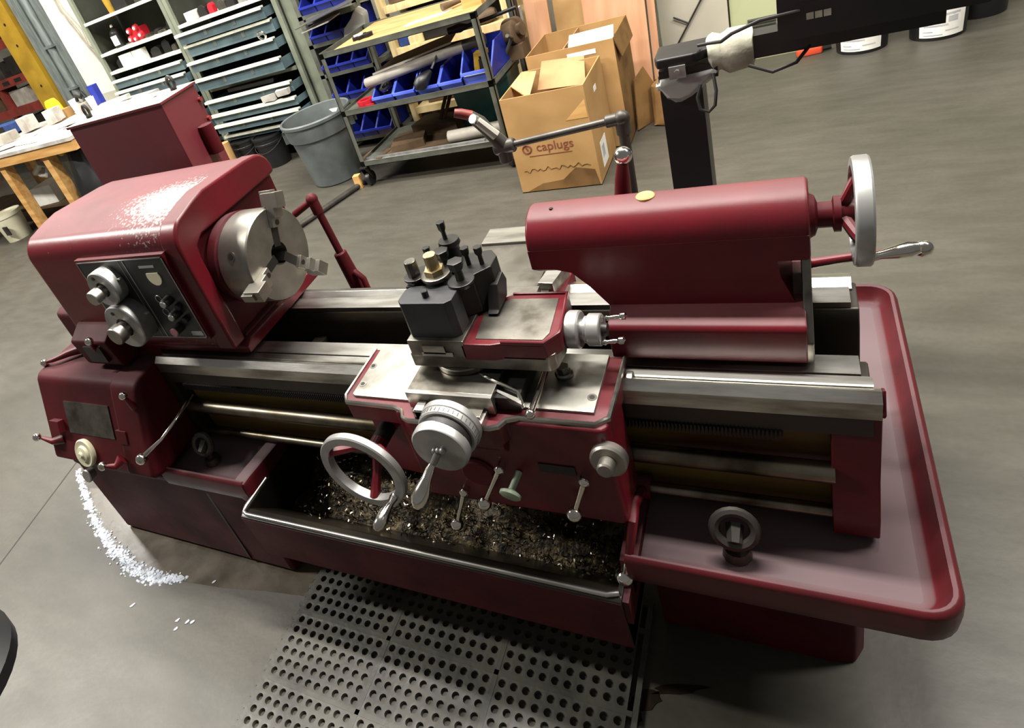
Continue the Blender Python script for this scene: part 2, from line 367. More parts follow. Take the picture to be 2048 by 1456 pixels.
# --- bed
bed = MB()
bed.prism([(.985, .735), (.955, .70), (.955, .655), (.985, .64), (1.0, .60), (1.0, .44), (1.02, .40), (1.075, .40), (1.085, .60), (1.075, .70), (1.055, .735)], 'x', -1.68, .098, .004)
bed.prism([(1.205, .735), (1.19, .70), (1.18, .60), (1.19, .40), (1.27, .40), (1.29, .60), (1.315, .66), (1.315, .71), (1.29, .735)], 'x', -1.68, .098, .004)
for x in (-1.2, -.62, -.02): bed.box(x - .02, x + .02, 1.05, 1.22, .42, .66, .01)
bed.box(-1.68, .09, 1.05, 1.22, .40, .43)
bed = bed.build('bed', 'grease', la)
MB().prism([(.95, .735), (.9655, .750), (.968, .750), (.985, .738), (.985, .72), (.985, .70), (.95, .70)], 'x', -1.665, .109).build('front_vee_way', 'steel', bed)
MB().prism([(.986, .72), (.986, .744), (1.006, .744), (1.006, .72)], 'x', -1.665, .10).prism([(1.009, .72), (1.009, .746), (1.056, .746), (1.056, .71)], 'x', -1.665, .085).build('front_flat_way', 'steel', bed)
MB().prism([(1.208, .72), (1.208, .747), (1.258, .747), (1.258, .72)], 'x', -1.665, .085).build('rear_flat_way', 'steel', bed)
MB().prism([(1.262, .70), (1.262, .740), (1.283, .752), (1.287, .752), (1.318, .738), (1.318, .70)], 'x', -1.665, .09).build('rear_vee_way', 'steel', bed)
MB().prism([(.951, .66), (.951, .70), (.985, .70), (.985, .66)], 'x', -1.66, .098).build('way_flank', 'grease', bed)
rk = MB().box(-1.6, -.03, .957, .985, .637, .660)
for i in range(240):
    x = -.034 - i * .0065
    rk.box(x - .0017, x + .0017, .946, .958, .638, .659)
tag(rk.build('gear_rack', 'dark', bed), kind='stuff')
MB().box(-1.64, .045, .992, 1.001, .43, .625, .003).build('bed_web', 'olive', bed)
MB().prism([(.954, .545), (.954, .702), (.99, .702), (.99, .41), (.945, .41), (.934, .420), (.933, .465)], 'x', .040, .110, .003).build('end_bracket', 'red', bed)
MB().prism([(.947, .712), (.955, .70), (.985, .70), (.985, .74), (.965, .752)], 'x', .109, .114, .002).build('way_end_cap', 'red2', bed)
MB().cyl((-1.68, .960, .553), (.045, .960, .553), .020, n=18).build('lead_screw', 'rod', la)
MB().cyl((-1.68, .960, .447), (.045, .960, .447), .0125, n=14).build('feed_rod', 'rod', la)

# --- headstock
hp = [(.965, .80)] + [(.965, 1.10)] + arc(1.035, 1.115, .070, 180, 115, 6) + [(1.07, 1.195), (1.12, 1.203), (1.30, 1.195)] + arc(1.34, 1.13, .06, 90, 0, 5) + [(1.40, .77), (1.0, .77)]
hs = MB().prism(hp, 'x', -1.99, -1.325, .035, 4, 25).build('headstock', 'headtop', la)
rimp = [(.962, .79), (.962, 1.10)] + arc(1.035, 1.115, .073, 180, 115, 6) + [(1.07, 1.198), (1.12, 1.206), (1.30, 1.198)] + arc(1.34, 1.13, .063, 90, 10, 5) + [(1.402, 1.115), (1.385, 1.113), (1.05, 1.108), (1.022, 1.09), (1.015, 1.06), (1.013, .79)]
MB().prism(rimp, 'x', -1.36, -1.296, .009, 3, 30).build('end_rim', 'red', hs)
MB().box(-1.332, -1.318, 1.0, 1.398, .78, 1.12).build('end_face', 'red2', hs)
MB().prism([(.995, .752), (.995, .775), (1.02, .79), (1.39, .79), (1.40, .752)], 'x', -1.985, -1.285, .006).build('foot_flange', 'red', hs)
MB().prism([(1.02, .785), (1.02, .80), (1.38, .80), (1.38, .785)], 'x', -1.34, -1.30, .006).build('foot_fillet', 'red2', hs)
MB().prism([(.98, .66), (1.0, .79), (1.06, .79), (1.06, .66)], 'x', -1.97, -1.67, .01).build('foot_block', 'red2', hs)
MB().prism([(-2.13, 1.02), (-2.10, .99), (-1.96, .985), (-1.96, 1.40), (-2.13, 1.40)], 'z', .72, .90, .03, 3).build('gear_guard', 'red2', hs)
# control panel on the front
cp = MB().box(-1.73, -1.352, .950, .968, .838, 1.116, .010, 3).build('control_panel', 'red', la)
MB().box(-1.722, -1.360, .9475, .952, .846, 1.108, .004).build('black_plate', 'panel', cp)
MB().box(-1.5205, -1.5165, .9462, .948, .848, 1.106).box(-1.539, -1.5375, .9466, .948, .848, 1.106).build('divider_line', 'alu', cp)
fr = MB()
for a in ((-1.724, -1.358, 1.1065, 1.1095), (-1.724, -1.358, .8445, .8475)): fr.box(a[0], a[1], .9464, .948, a[2], a[3])
for a in (-1.7235, -1.3610): fr.box(a, a + .003, .9464, .948, .8445, 1.1095)
fr.build('panel_border', 'alu', cp)
MB().prism(arc(-1.427, 1.05, .026, 150, 390, 18), 'y', .9450, .9480).build('sight_glass', 'ivory', cp)
MB().box(-1.700, -1.655, .9462, .948, .99, 1.04).box(-1.69, -1.655, .9462, .948, .88, .93).build('range_plate', 'alu', cp)
MB().box(-1.465, -1.405, .9466, .948, 1.079, 1.086).build('plate_legend', 'ink', cp); MB().box(-1.41, -1.366, .9466, .948, .853, .867).build('plate_legend', 'ink', cp)
for (x, z, m_) in ((-1.417, .978, 'alu'), (-1.416, .934, 'alu'), (-1.440, .884, 'pink')):
    b = MB().cyl((x, .948, z), (x, .922, z), .014, .013, 16, .002).build('push_button', 'dark', cp)
    MB().cyl((x, .9225, z), (x, .917, z), .010 if m_ == 'alu' else .013, n=16, ch=.001).build('button_cap', m_, cp)
for (x, z) in ((-1.46, .978), (-1.462, .934)): MB().ring((x, .9465, z), (0, 1, 0), .012, .0015, 20, 6).build('button_ring', 'alu', cp)
for (x, z) in ((-1.395, .955), (-1.395, .912)): MB().cyl((x, .948, z), (x, .936, z), .010, n=14, ch=.001).build('pilot_lamp', 'dark', cp)
# two big speed dials
for (x, z, r, h) in ((-1.612, 1.040, .056, .040), (-1.602, .918, .072, .052)):
    d = MB().rev((x, .948, z), (0, -1, 0), [(0, r * .98), (h * .55, r), (h - .003, r), (h, r - .003), (h - .002, r * .42), (h - .010, r * .40), (h - .010, 0)], 40, cap=False).build('speed_dial', 'alu', la)
    kx, kz = x - .004, z - .004
    MB().rev((kx, .948 - h + .012, kz), (0, -1, 0), [(0, r * .33), (.022, r * .33), (.024, r * .40), (.046, r * .40), (.050, r * .36), (.050, 0)], 28, cap=False).build('dial_knob', 'chuck', d)
    MB().box(x + r * .90, x + r * 1.12, .93, .938, z + r * .30, z + r * .36, .001).build('dial_pointer', 'mint', d)
    MB().cyl((x - .2 * r, .948 - h + .0005, z + .68 * r), (x - .2 * r, .948 - h - .0006, z + .68 * r), .006, n=12).build('dial_hole', 'dark', d)

# --- chuck
def xrev(mb, x, prof, n=48, y=AY, z=AZ): return mb.rev((x, y, z), (1, 0, 0), prof, n, cap=False)
ck = xrev(MB(), -1.262, [(0, 0), (0, .123), (.003, .127), (.097, .127), (.101, .124), (.101, .032), (.075, .030), (.04, .03)]).build('three_jaw_chuck', 'chuck', la)
xrev(MB(), -1.322, [(0, .085), (.02, .125), (.050, .128), (.058, .118), (.062, .118)]).build('spindle_nose', 'red2', ck)
xrev(MB(), -1.215, [(0, 0), (0, .030), (.003, .030)], 24).build('chuck_bore', 'dark', ck)
for a in (70, -50, 190):
    mx = Matrix.Translation((-1.161, AY, AZ)) @ Matrix.Rotation(math.radians(a), 4, 'X')
    j = MB()
    # stepped jaw: local y is radial, x is out of the face
    j.prism([(0, .072), (.014, .072), (.014, .098), (.026, .098), (.026, .122), (.040, .122), (.040, .164), (-.012, .164), (-.012, .130), (0.0, .128)], 'z', -.0175, .0175, .0015)
    j.prism([(-.02, .13), (.018, .13), (.018, .170), (-.02, .170)], 'z', -.011, .011, .001)
    for v in j.bm.verts: v.co = mx @ v.co
    j = j.build('chuck_jaw', 'chuck', ck)
    s = MB().box(-.03, .0008, .02, .078, -.0125, .0125)
    for v in s.bm.verts: v.co = mx @ v.co
    s.build('jaw_slot', 'dark', ck)
    b = MB().cyl((.0135, .084, 0), (.0150, .084, 0), .0075, n=12)
    for v in b.bm.verts: v.co = mx @ v.co
    b.build('jaw_screw', 'dark', ck)
ka = math.radians(150)
kd = V(0, math.cos(ka), math.sin(ka)); kp = V(-1.212, AY, AZ) + kd * .1265
MB().cyl(kp, kp + kd * .0015, .013, n=20).build('key_socket_ring', 'oily', ck)
MB().cyl(kp + kd * .001, kp + kd * .0022, .0085, n=16).build('key_socket', 'dark', ck)

# --- feed gear box with its leaning front
gbp = [(.76, .43), (.865, .69)] + arc(.905, .682, .04, 165, 95, 5) + [(1.06, .725), (1.06, .42), (.80, .42)]
gb = MB().prism(gbp, 'x', -2.24, -1.79, .014, 3, 25).build('feed_gear_box', 'red2', la)
MB().prism([(.742, .437), (.847, .69)] + arc(.895, .686, .045, 165, 95, 5) + [(1.06, .731), (1.06, .43), (.80, .42)], 'x', -1.815, -1.672, .022, 3, 25).build('gear_cover', 'red2', gb)
MB().prism([(.765, .445), (.86, .68), (.88, .68), (.80, .43)], 'x', -1.825, -1.815).build('cover_seam', 'dark', gb)
MB().box(-1.67, -1.63, .95, 1.05, .42, .66, .01).build('bed_bracket', 'grease', gb)
def onlean(x, z, off=0.0):                      # point on the leaning front
    y = .76 + (z - .43) * (.105 / .26); return V(x, y, z) + LN * off
LN = V(0, -.26, .105).normalized()
def leanbox(name, m, x0, x1, z0, z1, t, base=0.0):
    q = [onlean(x0, z0, base), onlean(x1, z0, base), onlean(x1, z1, base), onlean(x0, z1, base)]
    return MB().sheet(q, t).build(name, m, gb)
leanbox('feed_chart_plate', 'oily', -2.10, -1.855, .535, .640, .003)
c0 = onlean(-2.03, .475)
MB().rev(c0, LN, [(0, .048), (.012, .050), (.016, .046), (.014, .030), (.022, .026), (.024, .012), (.030, .008), (.030, 0)], 30, cap=False).build('oil_sight_cap', 'cream', gb)
c1 = onlean(-2.05, .405 + .03)
MB().cyl(c1 - V(0, .0, .045), c1 - V(0, .028, .035), .020, .024, 20, .003).build('drain_knob', 'alu', gb)
# slotted block for the reverse lever on top
lb = MB().prism([(.915, .755), (.905, .85), (.96, .885), (.99, .885), (.99, .74), (.93, .74)], 'x', -1.945, -1.765, .008, 2, 25).build('lever_block', 'red2', la)
MB().box(-1.885, -1.80, .900, .916, .775, .835, .003).build('lever_slot', 'dark', lb)
def lever(name, pts, r, ball, br, m='red', bm_='chrome'):
    l = MB().tube(pts, r, 10).build(name, m, la)
    MB().ball(ball, br).build('ball_knob', bm_, l); return l
lever('feed_lever', [(-1.835, .912, .82), (-1.82, .897, .84), (-1.81, .892, .858)], [.013, .008, .005], (-1.806, .890, .868), .013)
lever('feed_lever', [(-2.06, 1.01, .745), (-2.13, .965, .745), (-2.18, .93, .742), (-2.21, .925, .738)], [.020, .013, .008, .006], (-2.225, .922, .735), .014)
lever('feed_lever', [(-2.16, .80, .50), (-2.20, .775, .505), (-2.245, .77, .52)], [.020, .012, .006], (-2.262, .765, .527), .015)
lever('feed_lever', [(-1.70, .855, .66), (-1.70, .835, .66), (-1.70, .83, .70)], [.018, .011, .006], (-1.700, .828, .713), .013)
lever('feed_lever', [(-1.80, .76, .50), (-1.815, .735, .49), (-1.835, .72, .505)], [.020, .012, .006], (-1.842, .715, .510), .014)
lever('thread_lever', [(-1.60, .96, .60), (-1.575, .86, .60), (-1.60, .80, .575), (-1.662, .762, .540)], [.007, .006, .005, .008], (-1.676, .752, .530), .018, 'chrome')
for (x, z) in ((-2.16, .54), (-1.795, .54)): leanbox('lever_boss', 'red2', x - .02, x + .03, z - .005, z + .035, .022)

# --- saddle (H-shaped)
sad = [(-.875, 1.012), (-.875, .850), (-.862, .830), (-.735, .826), (-.712, .818), (-.702, .800), (-.685, .793), (-.505, .793), (-.488, .800), (-.478, .818), (-.455, .826), (-.312, .826), (-.290, .845), (-.288, 1.012), (-.455, 1.012), (-.46, 1.19), (-.46, 1.335), (-.875, 1.335), (-.875, 1.20), (-.725, 1.19), (-.725, 1.012)]
sd = MB().prism(sad, 'z', .715, .766, .004, 2, 20).build('saddle', 'redn', la)
outl = sad[0:14]
MB().hsweep(outl, [(.0015, .760), (.0015, .768), (-.001, .771), (-.0045, .769), (-.0045, .760)], closed=False).build('saddle_edge', 'steel', sd)
MB().prism([(-.855, 1.010), (-.853, .852), (-.845, .847), (-.706, .845), (-.700, .85), (-.700, 1.010)], 'z', .760, .772, .001).build('wear_plate', 'plate', sd)
MB().prism([(-.475, 1.010), (-.475, .850), (-.318, .850), (-.318, 1.010)], 'z', .760, .772, .001).build('wear_plate', 'plate', sd)
for (x, y) in ((-.845, .945), (-.842, .884), (-.328, .888)):
    MB().cyl((x, y, .772), (x, y, .7728), .009, n=16).build('screw_recess', 'oily', sd); MB().cyl((x, y, .7725), (x, y, .7735), .005, n=12).build('screw_socket', 'dark', sd)
MB().cyl((-.393, .945, .772), (-.393, .945, .782), .018, n=20, ch=.003).cyl((-.393, .945, .78), (-.393, .945, .796), .0125, n=6, ch=.001).build('clamp_bolt', 'oily', sd)
MB().tube([(-.425, .945, .79), (-.421, .88, .795), (-.420, .815, .797)], [.0065, .0065, .0065], 10).ball((-.420, .810, .797), .010).build('clamp_rod', 'chrome', sd)
MB().cyl((-.288, .985, .725), (-.272, .985, .725), .022, n=22, ch=.003).build('way_wiper', 'chuck', sd)
# --- apron
ap = MB().prism([(-.730, .818), (-.300, .818), (-.292, .83), (-.292, .94), (-.86, .94), (-.86, .875), (-.75, .865)], 'z', .50, .760, .012, 3, 25).build('apron', 'red', la)
MB().prism([(-.70, .745), (-.70, .81), (-.52, .81), (-.52, .745)], 'z', .72, .721).bm.free()
MB().prism([(.80, .765), (.80, .70), (.83, .66), (.87, .66), (.87, .765)], 'x', -.68, -.49, .008).build('apron_nose', 'red', ap)
MB().box(-.440, -.368, .8155, .8185, .632, .655, .001).build('name_plate', 'dark', ap)
MB().cyl((-.580, .818, .605), (-.580, .809, .605), .040, .036, 24, .003).build('boss_plate', 'red2', ap)
MB().cyl((-.295, .818, .70), (-.295, .795, .705), .033, n=28, ch=.004).cyl((-.295, .80, .704), (-.295, .770, .71), .015, n=20, ch=.003).build('feed_knob', 'chuck', ap)
MB().cyl((-.487, .818, .62), (-.497, .775, .605), .007, n=10).rev((-.495, .780, .607), (-.1, -.95, -.3), [(0, .010), (.006, .022), (.012, .022), (.014, .019), (.014, 0)], 24, cap=False).build('push_knob', 'mint', ap)
def aprlever(pv, bl):
    pv = V(pv); bl = V(bl); d = bl - pv
    l = MB().cyl(pv + V(0, .03, 0), pv + V(0, -.004, 0), .010, n=14).ball(pv, .0105).tube([pv, pv + d * .5, bl], [.0062, .0048, .0050], 10).build('apron_lever', 'chrome', la)
    MB().ball(bl, .0155).build('ball_knob', 'chrome', l)
aprlever((-.522, .805, .635), (-.572, .785, .545))
aprlever((-.628, .805, .543), (-.665, .785, .452))
aprlever((-.352, .805, .632), (-.381, .785, .556))
l = MB().cyl((-.275, .960, .447), (-.305, .960, .447), .026, n=18).tube([(-.290, .95, .455), (-.289, .87, .50), (-.287, .83, .50), (-.298, .80, .44), (-.305, .79, .415)], [.010, .010, .010, .008, .007], 10).build('control_rod_lever', 'red', la)
MB().tube([(-.3035, .792, .42), (-.312, .785, .388)], [.0085, .007], 10).build('lever_ferrule', 'chrome', l)
MB().ball((-.3145, .783, .378), .018).build('ball_knob', 'chrome', l)
# --- carriage handwheel
hw = V(-.812, .738, .655); hn = V(-.03, -1, .02).normalized()
h = MB().ring(hw, hn, .093, .01, 56, 8, prof=[(-.0115, -.010), (.0095, -.010), (.012, -.007), (.012, .006), (.009, .009), (-.010, .009)]).build('carriage_handwheel', 'alu', la)
MB().rev(hw + V(0, .085, 0), (0, -1, 0), [(0, .020), (.02, .020), (.036, .018), (.040, .014), (.040, 0)], 20, cap=False).build('wheel_hub', 'red', h)
MB().cyl(hw + V(0, .06, 0), hw + V(0.0, .14, 0), .020, n=16).build('wheel_shaft', 'dark', h)
for a in (268, 28, 148):
    d = V(math.cos(math.radians(a)), 0, math.sin(math.radians(a)))
    MB().tube([hw + V(0, .062, 0) + d * .012, hw + V(0, .040, 0) + d * .045, hw + d * .088], [.011, .010, .013], 8).build('spoke', 'red', h)
hp0 = hw + V(.066, -.008, -.055)
MB().rev(hp0, V(-.18, -1, -.20), [(0, .008), (.008, .010), (.02, .0075), (.045, .012), (.062, .0155), (.076, .013), (.084, .006), (.086, 0)], 16, cap=False).build('crank_handle', 'chrome', h)
# --- cross-feed dial
dx = V(-.578, .742, .776)
cd = MB().rev(dx + V(0, .058, 0), (0, -1, 0), [(0, .030), (.006, .058), (.010, .062), (.024, .062), (.026, .060), (.040, .060), (.043, .057), (.043, 0)], 44, cap=False).build('cross_feed_dial', 'alu', la)
gd = MB()
for i in range(40):
    a = 2 * PI * i / 40; d = V(math.cos(a), 0, math.sin(a))
    gd.cyl(dx + V(0, .030, 0) + d * .0600, dx + V(0, .021 if i % 5 else .018, 0) + d * .0605, .0006, n=4)
tag(gd.build('graduation_marks', 'dark', cd), kind='stuff')
MB().rev(dx + V(0, .02, 0), (0, -1, 0), [(0, .052), (.02, .052)], 32).build('dial_gap', 'dark', cd)
MB().rev(dx + V(-.004, .004, -.006), (0, -1, 0), [(0, .054), (.003, .058), (.019, .058), (.023, .055), (.024, .0)], 44, cap=False).build('crank_disc', 'alu', cd)
cc = dx + V(-.004, -.020, -.006)
MB().ball(cc, .008).ball(cc + V(.010, -.002, .004), .007).ball(cc + V(-.008, -.002, .001), .006).tube([cc + V(0, -.004, 0), cc + V(-.012, -.010, -.020), cc + V(-.020, -.012, -.030)], [.007, .007, .006], 10).build('crank_arm', 'alu', cd)
MB().rev(cc + V(-.018, -.012, -.026), V(-.30, -.62, -.62), [(0, .007), (.012, .009), (.028, .010), (.05, .0165), (.066, .0185), (.080, .015), (.090, .007), (.092, 0)], 16, cap=False).build('crank_handle', 'chrome', cd)
# --- cross slide
cs = MB().prism([(-.690, .835), (-.690, 1.20), (-.500, 1.20), (-.500, .835)], 'z', .785, .812, .003).build('cross_slide', 'oily', la)
MB().prism([(-.670, .80), (-.670, 1.30), (-.520, 1.30), (-.520, .80)], 'z', .764, .787, .002).build('dovetail', 'oily', cs)
MB().box(-.690, -.500, .827, .836, .770, .812, .002).build('front_plate', 'steel', cs)
MB().box(-.664, -.645, .800, .826, .766, .792, .001).box(-.545, -.515, .790, .824, .764, .780, .001).box(-.63, -.545, .79, .82, .766, .786, .002).build('chip_guard', 'steel', cs)
MB().box(-.500, -.452, .842, .965, .770, .800, .003).build('taper_gib', 'black', cs)
MB().tube([(-.560, .935, .805), (-.556, .90, .808), (-.50, .872, .812), (-.452, .850, .812), (-.440, .830, .79)], [.004] * 5, 8).build('bent_lever', 'chrome', cs)
MB().sheet([(-.515, .868, .803), (-.446, .840, .803), (-.440, .826, .803), (-.512, .862, .803)], .006).build('slide_stop', 'steel', cs)
MB().sheet([(-.735, 1.44, .782), (-.735, 1.52, .782), (-.49, 1.52, .782), (-.49, 1.44, .782)], -.008).build('cover_end_strip', 'steel', cs)
MB().box(-.735, -.49, 1.20, 1.438, .745, .783, .002).build('rear_cover', 'oily', cs)
MB().prism([(-.515, 1.225), (-.500, 1.31), (-.462, 1.305), (-.478, 1.22)], 'z', .76, .802, .002).build('rear_block', 'steel', cs)
# --- compound rest
MB().cyl((-.592, .955, .812), (-.592, .955, .826), .072, n=40, ch=.002).build('swivel_base', 'oily', cs)
MB().cyl((-.592, .878, .826), (-.592, .874, .827), .004, n=10).bm.free()
cr = MB().prism([(-.690, .893), (-.690, 1.04), (-.395, 1.05), (-.378, .95), (-.383, .905), (-.395, .893)], 'z', .826, .862, .003).build('compound_rest', 'oily', la)
MB().prism([(-.683, .888), (-.683, 1.045), (-.555, 1.045), (-.555, .888)], 'z', .858, .900, .003).build('top_slide', 'oily', cr)
ctop = [(-.565, .888), (-.50, .888), (-.48, .893), (-.395, .893), (-.372, .925), (-.372, .94), (-.385, 1.055), (-.50, 1.055), (-.565, 1.02)]
MB().prism(ctop, 'z', .852, .893, .004, 2, 20).build('tool_tray', 'redn', cr)
MB().prism([(-.535, .905), (-.40, .905), (-.392, .925), (-.40, 1.035), (-.50, 1.035), (-.545, 1.0)], 'z', .890, .8945).build('tray_floor', 'oily', cr)
MB().hsweep(ctop[2:8], [(0, .888), (0, .8965), (-.002, .898), (-.005, .8965), (-.005, .888)], closed=False).build('tray_rim', 'redn', cr)
MB().box(-.650, -.600, .8855, .8885, .868, .888, .001).box(-.655, -.585, .8855, .8885, .862, .872, .001).build('gib_plate', 'steel', cr)
ca = V(-.372, .972, .866)
q = MB().rev(ca, (1, 0, 0), [(0, .034), (.004, .037), (.022, .037), (.025, .034), (.025, .020), (.032, .020), (.032, .026), (.038, .026), (.038, .029), (.040, .031), (.061, .031), (.063, .029), (.063, 0)], 36, cap=False).build('compound_dial', 'alu', la)
MB().rev(ca + V(.063, 0, 0), (1, 0, 0), [(0, .014), (.010, .012), (.010, 0)], 18, cap=False).build('dial_hub', 'dark', q)
for s_, t_ in ((.022, .010), (-.020, -.014)):
    b = ca + V(.066, s_, t_)
    MB().rev(b, (1, .05, .12), [(0, .004), (.004, .006), (.008, .0035), (.020, .0045), (.026, .0035), (.030, .007), (.037, .007), (.041, 0)], 12, cap=False).build('ball_handle', 'chrome', q)
# --- tool posts and bolts
tp = MB().prism([(-.683, .912), (-.672, .900), (-.575, .900), (-.562, .912), (-.562, .950), (-.575, .962), (-.672, .962), (-.683, .950)], 'z', .900, .985, .0015).build('tool_block', 'tblock', la)
MB().cyl((-.623, .924, .985), (-.623, .924, 1.0), .007, n=10, ch=.001).build('stop_pin', 'black', tp)
tq = MB().prism([(-.690, .964), (-.690, 1.04), (-.655, 1.06), (-.56, 1.06), (-.545, 1.03), (-.545, .985), (-.575, .964)], 'z', .900, .982, .002).build('turret_block', 'black', la)
def washer(x, y, z, r, h, m='black'): return MB().rev((x, y, z), (0, 0, 1), [(0, r * .8), (h * .3, r * .86), (h * .7, r), (h, r), (h + .001, r * .93), (h + .001, 0)], 28, cap=False).build('washer', m, tq)
washer(-.672, .985, .982, .024, .014); MB().cyl((-.672, .985, .99), (-.672, .985, 1.033), .0135, n=8, ch=.001).build('tool_bolt', 'oily', tq)
washer(-.622, .985, .982, .032, .018, 'oily'); MB().cyl((-.622, .985, 1.0), (-.622, .985, 1.014), .022, n=6, ch=.001).cyl((-.622, .985, 1.01), (-.622, .985, 1.046), .0135, n=18, ch=.001).build('clamp_nut', 'nut', tq)
def tbolt(x, y, z, s, h, m='black'):
    return MB().rev((x, y, z), (0, 0, 1), [(0, s * .55), (h * .55, s * .50), (h * .7, s * .9), (h, s), (h + .0008, s * .9), (h + .0008, 0)], 6, cap=False).build('tool_bolt', m, tq)
washer(-.563, .972, .978, .028, .012); tbolt(-.563, .972, .985, .017, .050)
tbolt(-.615, 1.02, .98, .017, .052); tbolt(-.655, 1.035, .98, .0085, .052)
MB().rev((-.615, 1.066, .975), (0, 0, 1), [(0, .020), (.035, .018), (.045, .024), (.055, .022), (.056, 0)], 18, cap=False).build('stud_collar', 'black', tq)
tbolt(-.622, 1.068, 1.02, .0095, .052)
th = MB().prism([(-.598, 1.005), (-.545, .99), (-.515, 1.02), (-.515, 1.06), (-.535, 1.085), (-.598, 1.075)], 'z', .895, .988, .003).build('tool_holder', 'black', la)
tbolt(-.566, 1.03, .985, .0095, .044); tbolt(-.537, 1.03, .985, .0095, .044)
MB().prism([(1.0, .93), (.985, .905), (.975, .90), (1.04, .90), (1.06, .93), (1.05, .955), (1.01, .95)], 'x', -.532, -.508, .003).build('holder_side', 'dark', th)

# --- tailstock
ts = MB().prism([(1.018, .757), (1.018, .826), (1.022, .833), (1.030, .837), (1.060, .845), (1.085, .858), (1.20, .858), (1.24, .83), (1.26, .757)], 'x', -.315, .013, .005, 2, 25).build('tailstock', 'red', la)
bsec = [(1.071, .940), (1.071, .985)] + arc(AY, .983, .067, 175, 5, 14) + [(1.205, .985), (1.205, .955), (1.19, .937), (1.09, .925)]
MB().prism(bsec, 'x', -.455, .022, .006, 3, 60).build('quill_barrel', 'red', ts)
web = [(-.4535, .985), (-.4535, .942), (-.41, .940), (-.375, .930), (-.345, .895), (-.315, .85), (-.312, .830), (-.03, .830), (.008, .80), (.010, .815), (-.006, .86), (-.022, .905), (-.026, .938), (.020, .940), (.020, .985)]
MB().prism(web, 'y', 1.0704, 1.20).build('tailstock_web', 'red', ts)
MB().prism([(1.02, .757), (1.02, .80), (1.07, .86), (1.09, .93), (1.19, .93), (1.21, .86), (1.25, .757)], 'x', .008, .022, .003).build('tailstock_end', 'oily', ts)
MB().cyl((-.23, AY, 1.045), (-.23, AY, 1.053), .017, n=24, ch=.002).build('oil_cap', 'brass', ts)
MB().cyl((-.405, 1.125, 1.046), (-.405, 1.125, 1.0505), .004, n=12).build('oil_hole', 'dark', ts)
MB().cyl((-.31, 1.0755, .892), (-.31, 1.073, .892), .006, n=14).build('plug_hole', 'dark', ts)
MB().rev((-.45, AY, AZ), (-1, 0, 0), [(0, .045), (.006, .043), (.006, .02), (-.02, .018)], 24, cap=False).build('quill_nose', 'steel', ts)
MB().rev((.02, AY, AZ), (1, 0, 0), [(0, .040), (.010, .034), (.014, .022), (.034, .022), (.036, .030), (.046, .030), (.046, 0)], 24, cap=False).build('screw_collar', 'red2', ts)
wy = V(.093, AY, .985)
tw = MB().ring(wy, (1, 0, 0), .082, .01, 48, 8, prof=[(-.006, -.013), (.007, -.012), (.0095, -.008), (.0095, .009), (.007, .012), (-.006, .012)]).build('tailstock_handwheel', 'alu', la)
MB().rev(wy + V(-.034, 0, 0), (1, 0, 0), [(0, .014), (.006, .022), (.022, .022), (.03, .016), (.03, 0)], 20, cap=False).build('wheel_hub', 'red', tw)
for a in (100, 190, 290, 20):
    d = V(0, math.cos(math.radians(a)), math.sin(math.radians(a)))
    MB().tube([wy + V(-.024, 0, 0) + d * .012, wy + V(-.010, 0, 0) + d * .055, wy + V(0, 0, 0) + d * .078], [.009, .0075, .009], 8).build('spoke', 'red', tw)
hb = wy + V(.010, -.030, -.071)
MB().rev(hb, V(1, .10, .16), [(0, .007), (.006, .0085), (.014, .007), (.034, .011), (.052, .0135), (.064, .010), (.068, 0)], 16, cap=False).build('crank_handle', 'chrome', tw)
l = MB().tube([(.0, 1.225, .825), (.03, 1.215, .835), (.10, 1.21, .850), (.172, 1.20, .862)], [.018, .010, .008, .007], 10).build('clamp_lever', 'red', la)
MB().ball((.184, 1.20, .866), .015).build('ball_knob', 'chrome', l)
l = MB().tube([(-.315, 1.27, .90), (-.302, 1.265, .96), (-.293, 1.262, 1.03), (-.287, 1.26, 1.066)], [.022, .019, .015, .0105], 12).build('clamp_lever', 'red', la)
MB().cyl((-.3, 1.19, .90), (-.33, 1.28, .90), .024, n=14).build('lever_boss', 'red2', l)
MB().ball((-.2835, 1.258, 1.083), .0185).build('ball_knob', 'chrome', l)

# --- coolant pipes
cpip = MB().tube([(-.345, 1.53, .403), (-.333, 1.53, 1.05)], .0125, 12).tube([(-.34, 1.53, 1.055), (-.63, 1.52, 1.033)], .0095, 12)
cpip.ball((-.333, 1.53, 1.056), .019).cyl((-.333, 1.53, 1.05), (-.333, 1.53, 1.015), .0165, n=14, ch=.002).cyl((-.34, 1.53, 1.055), (-.37, 1.529, 1.053), .0155, n=14, ch=.002)
cpip = cpip.build('coolant_pipe', 'iron', la)
MB().cyl((-.60, 1.52, 1.035), (-.655, 1.519, 1.031), .019, n=14, ch=.003).cyl((-.632, 1.52, .99), (-.632, 1.52, 1.05), .018, n=14, ch=.003).tube([(-.632, 1.52, 1.04), (-.655, 1.51, 1.085)], [.02, .017], 12).build('pipe_tee', 'iron', cpip)
MB().tube([(-.648, 1.51, 1.075), (-.670, 1.505, 1.115), (-.690, 1.50, 1.14)], [.016, .018, .014], 12).build('valve_body', 'iron', cpip)
MB().tube([(-.628, 1.485, 1.080), (-.662, 1.475, 1.13)], [.013, .011], 8).build('valve_handle', 'tube', cpip)
MB().cyl((-.668, 1.48, 1.132), (-.671, 1.470, 1.140), .012, n=12).build('valve_nut', 'alu', cpip)
MB().tube([(-.685, 1.50, 1.138), (-.708, 1.49, 1.152), (-.722, 1.485, 1.158)], [.013, .013, .011], 12).build('pipe_nozzle', 'redrack', cpip)
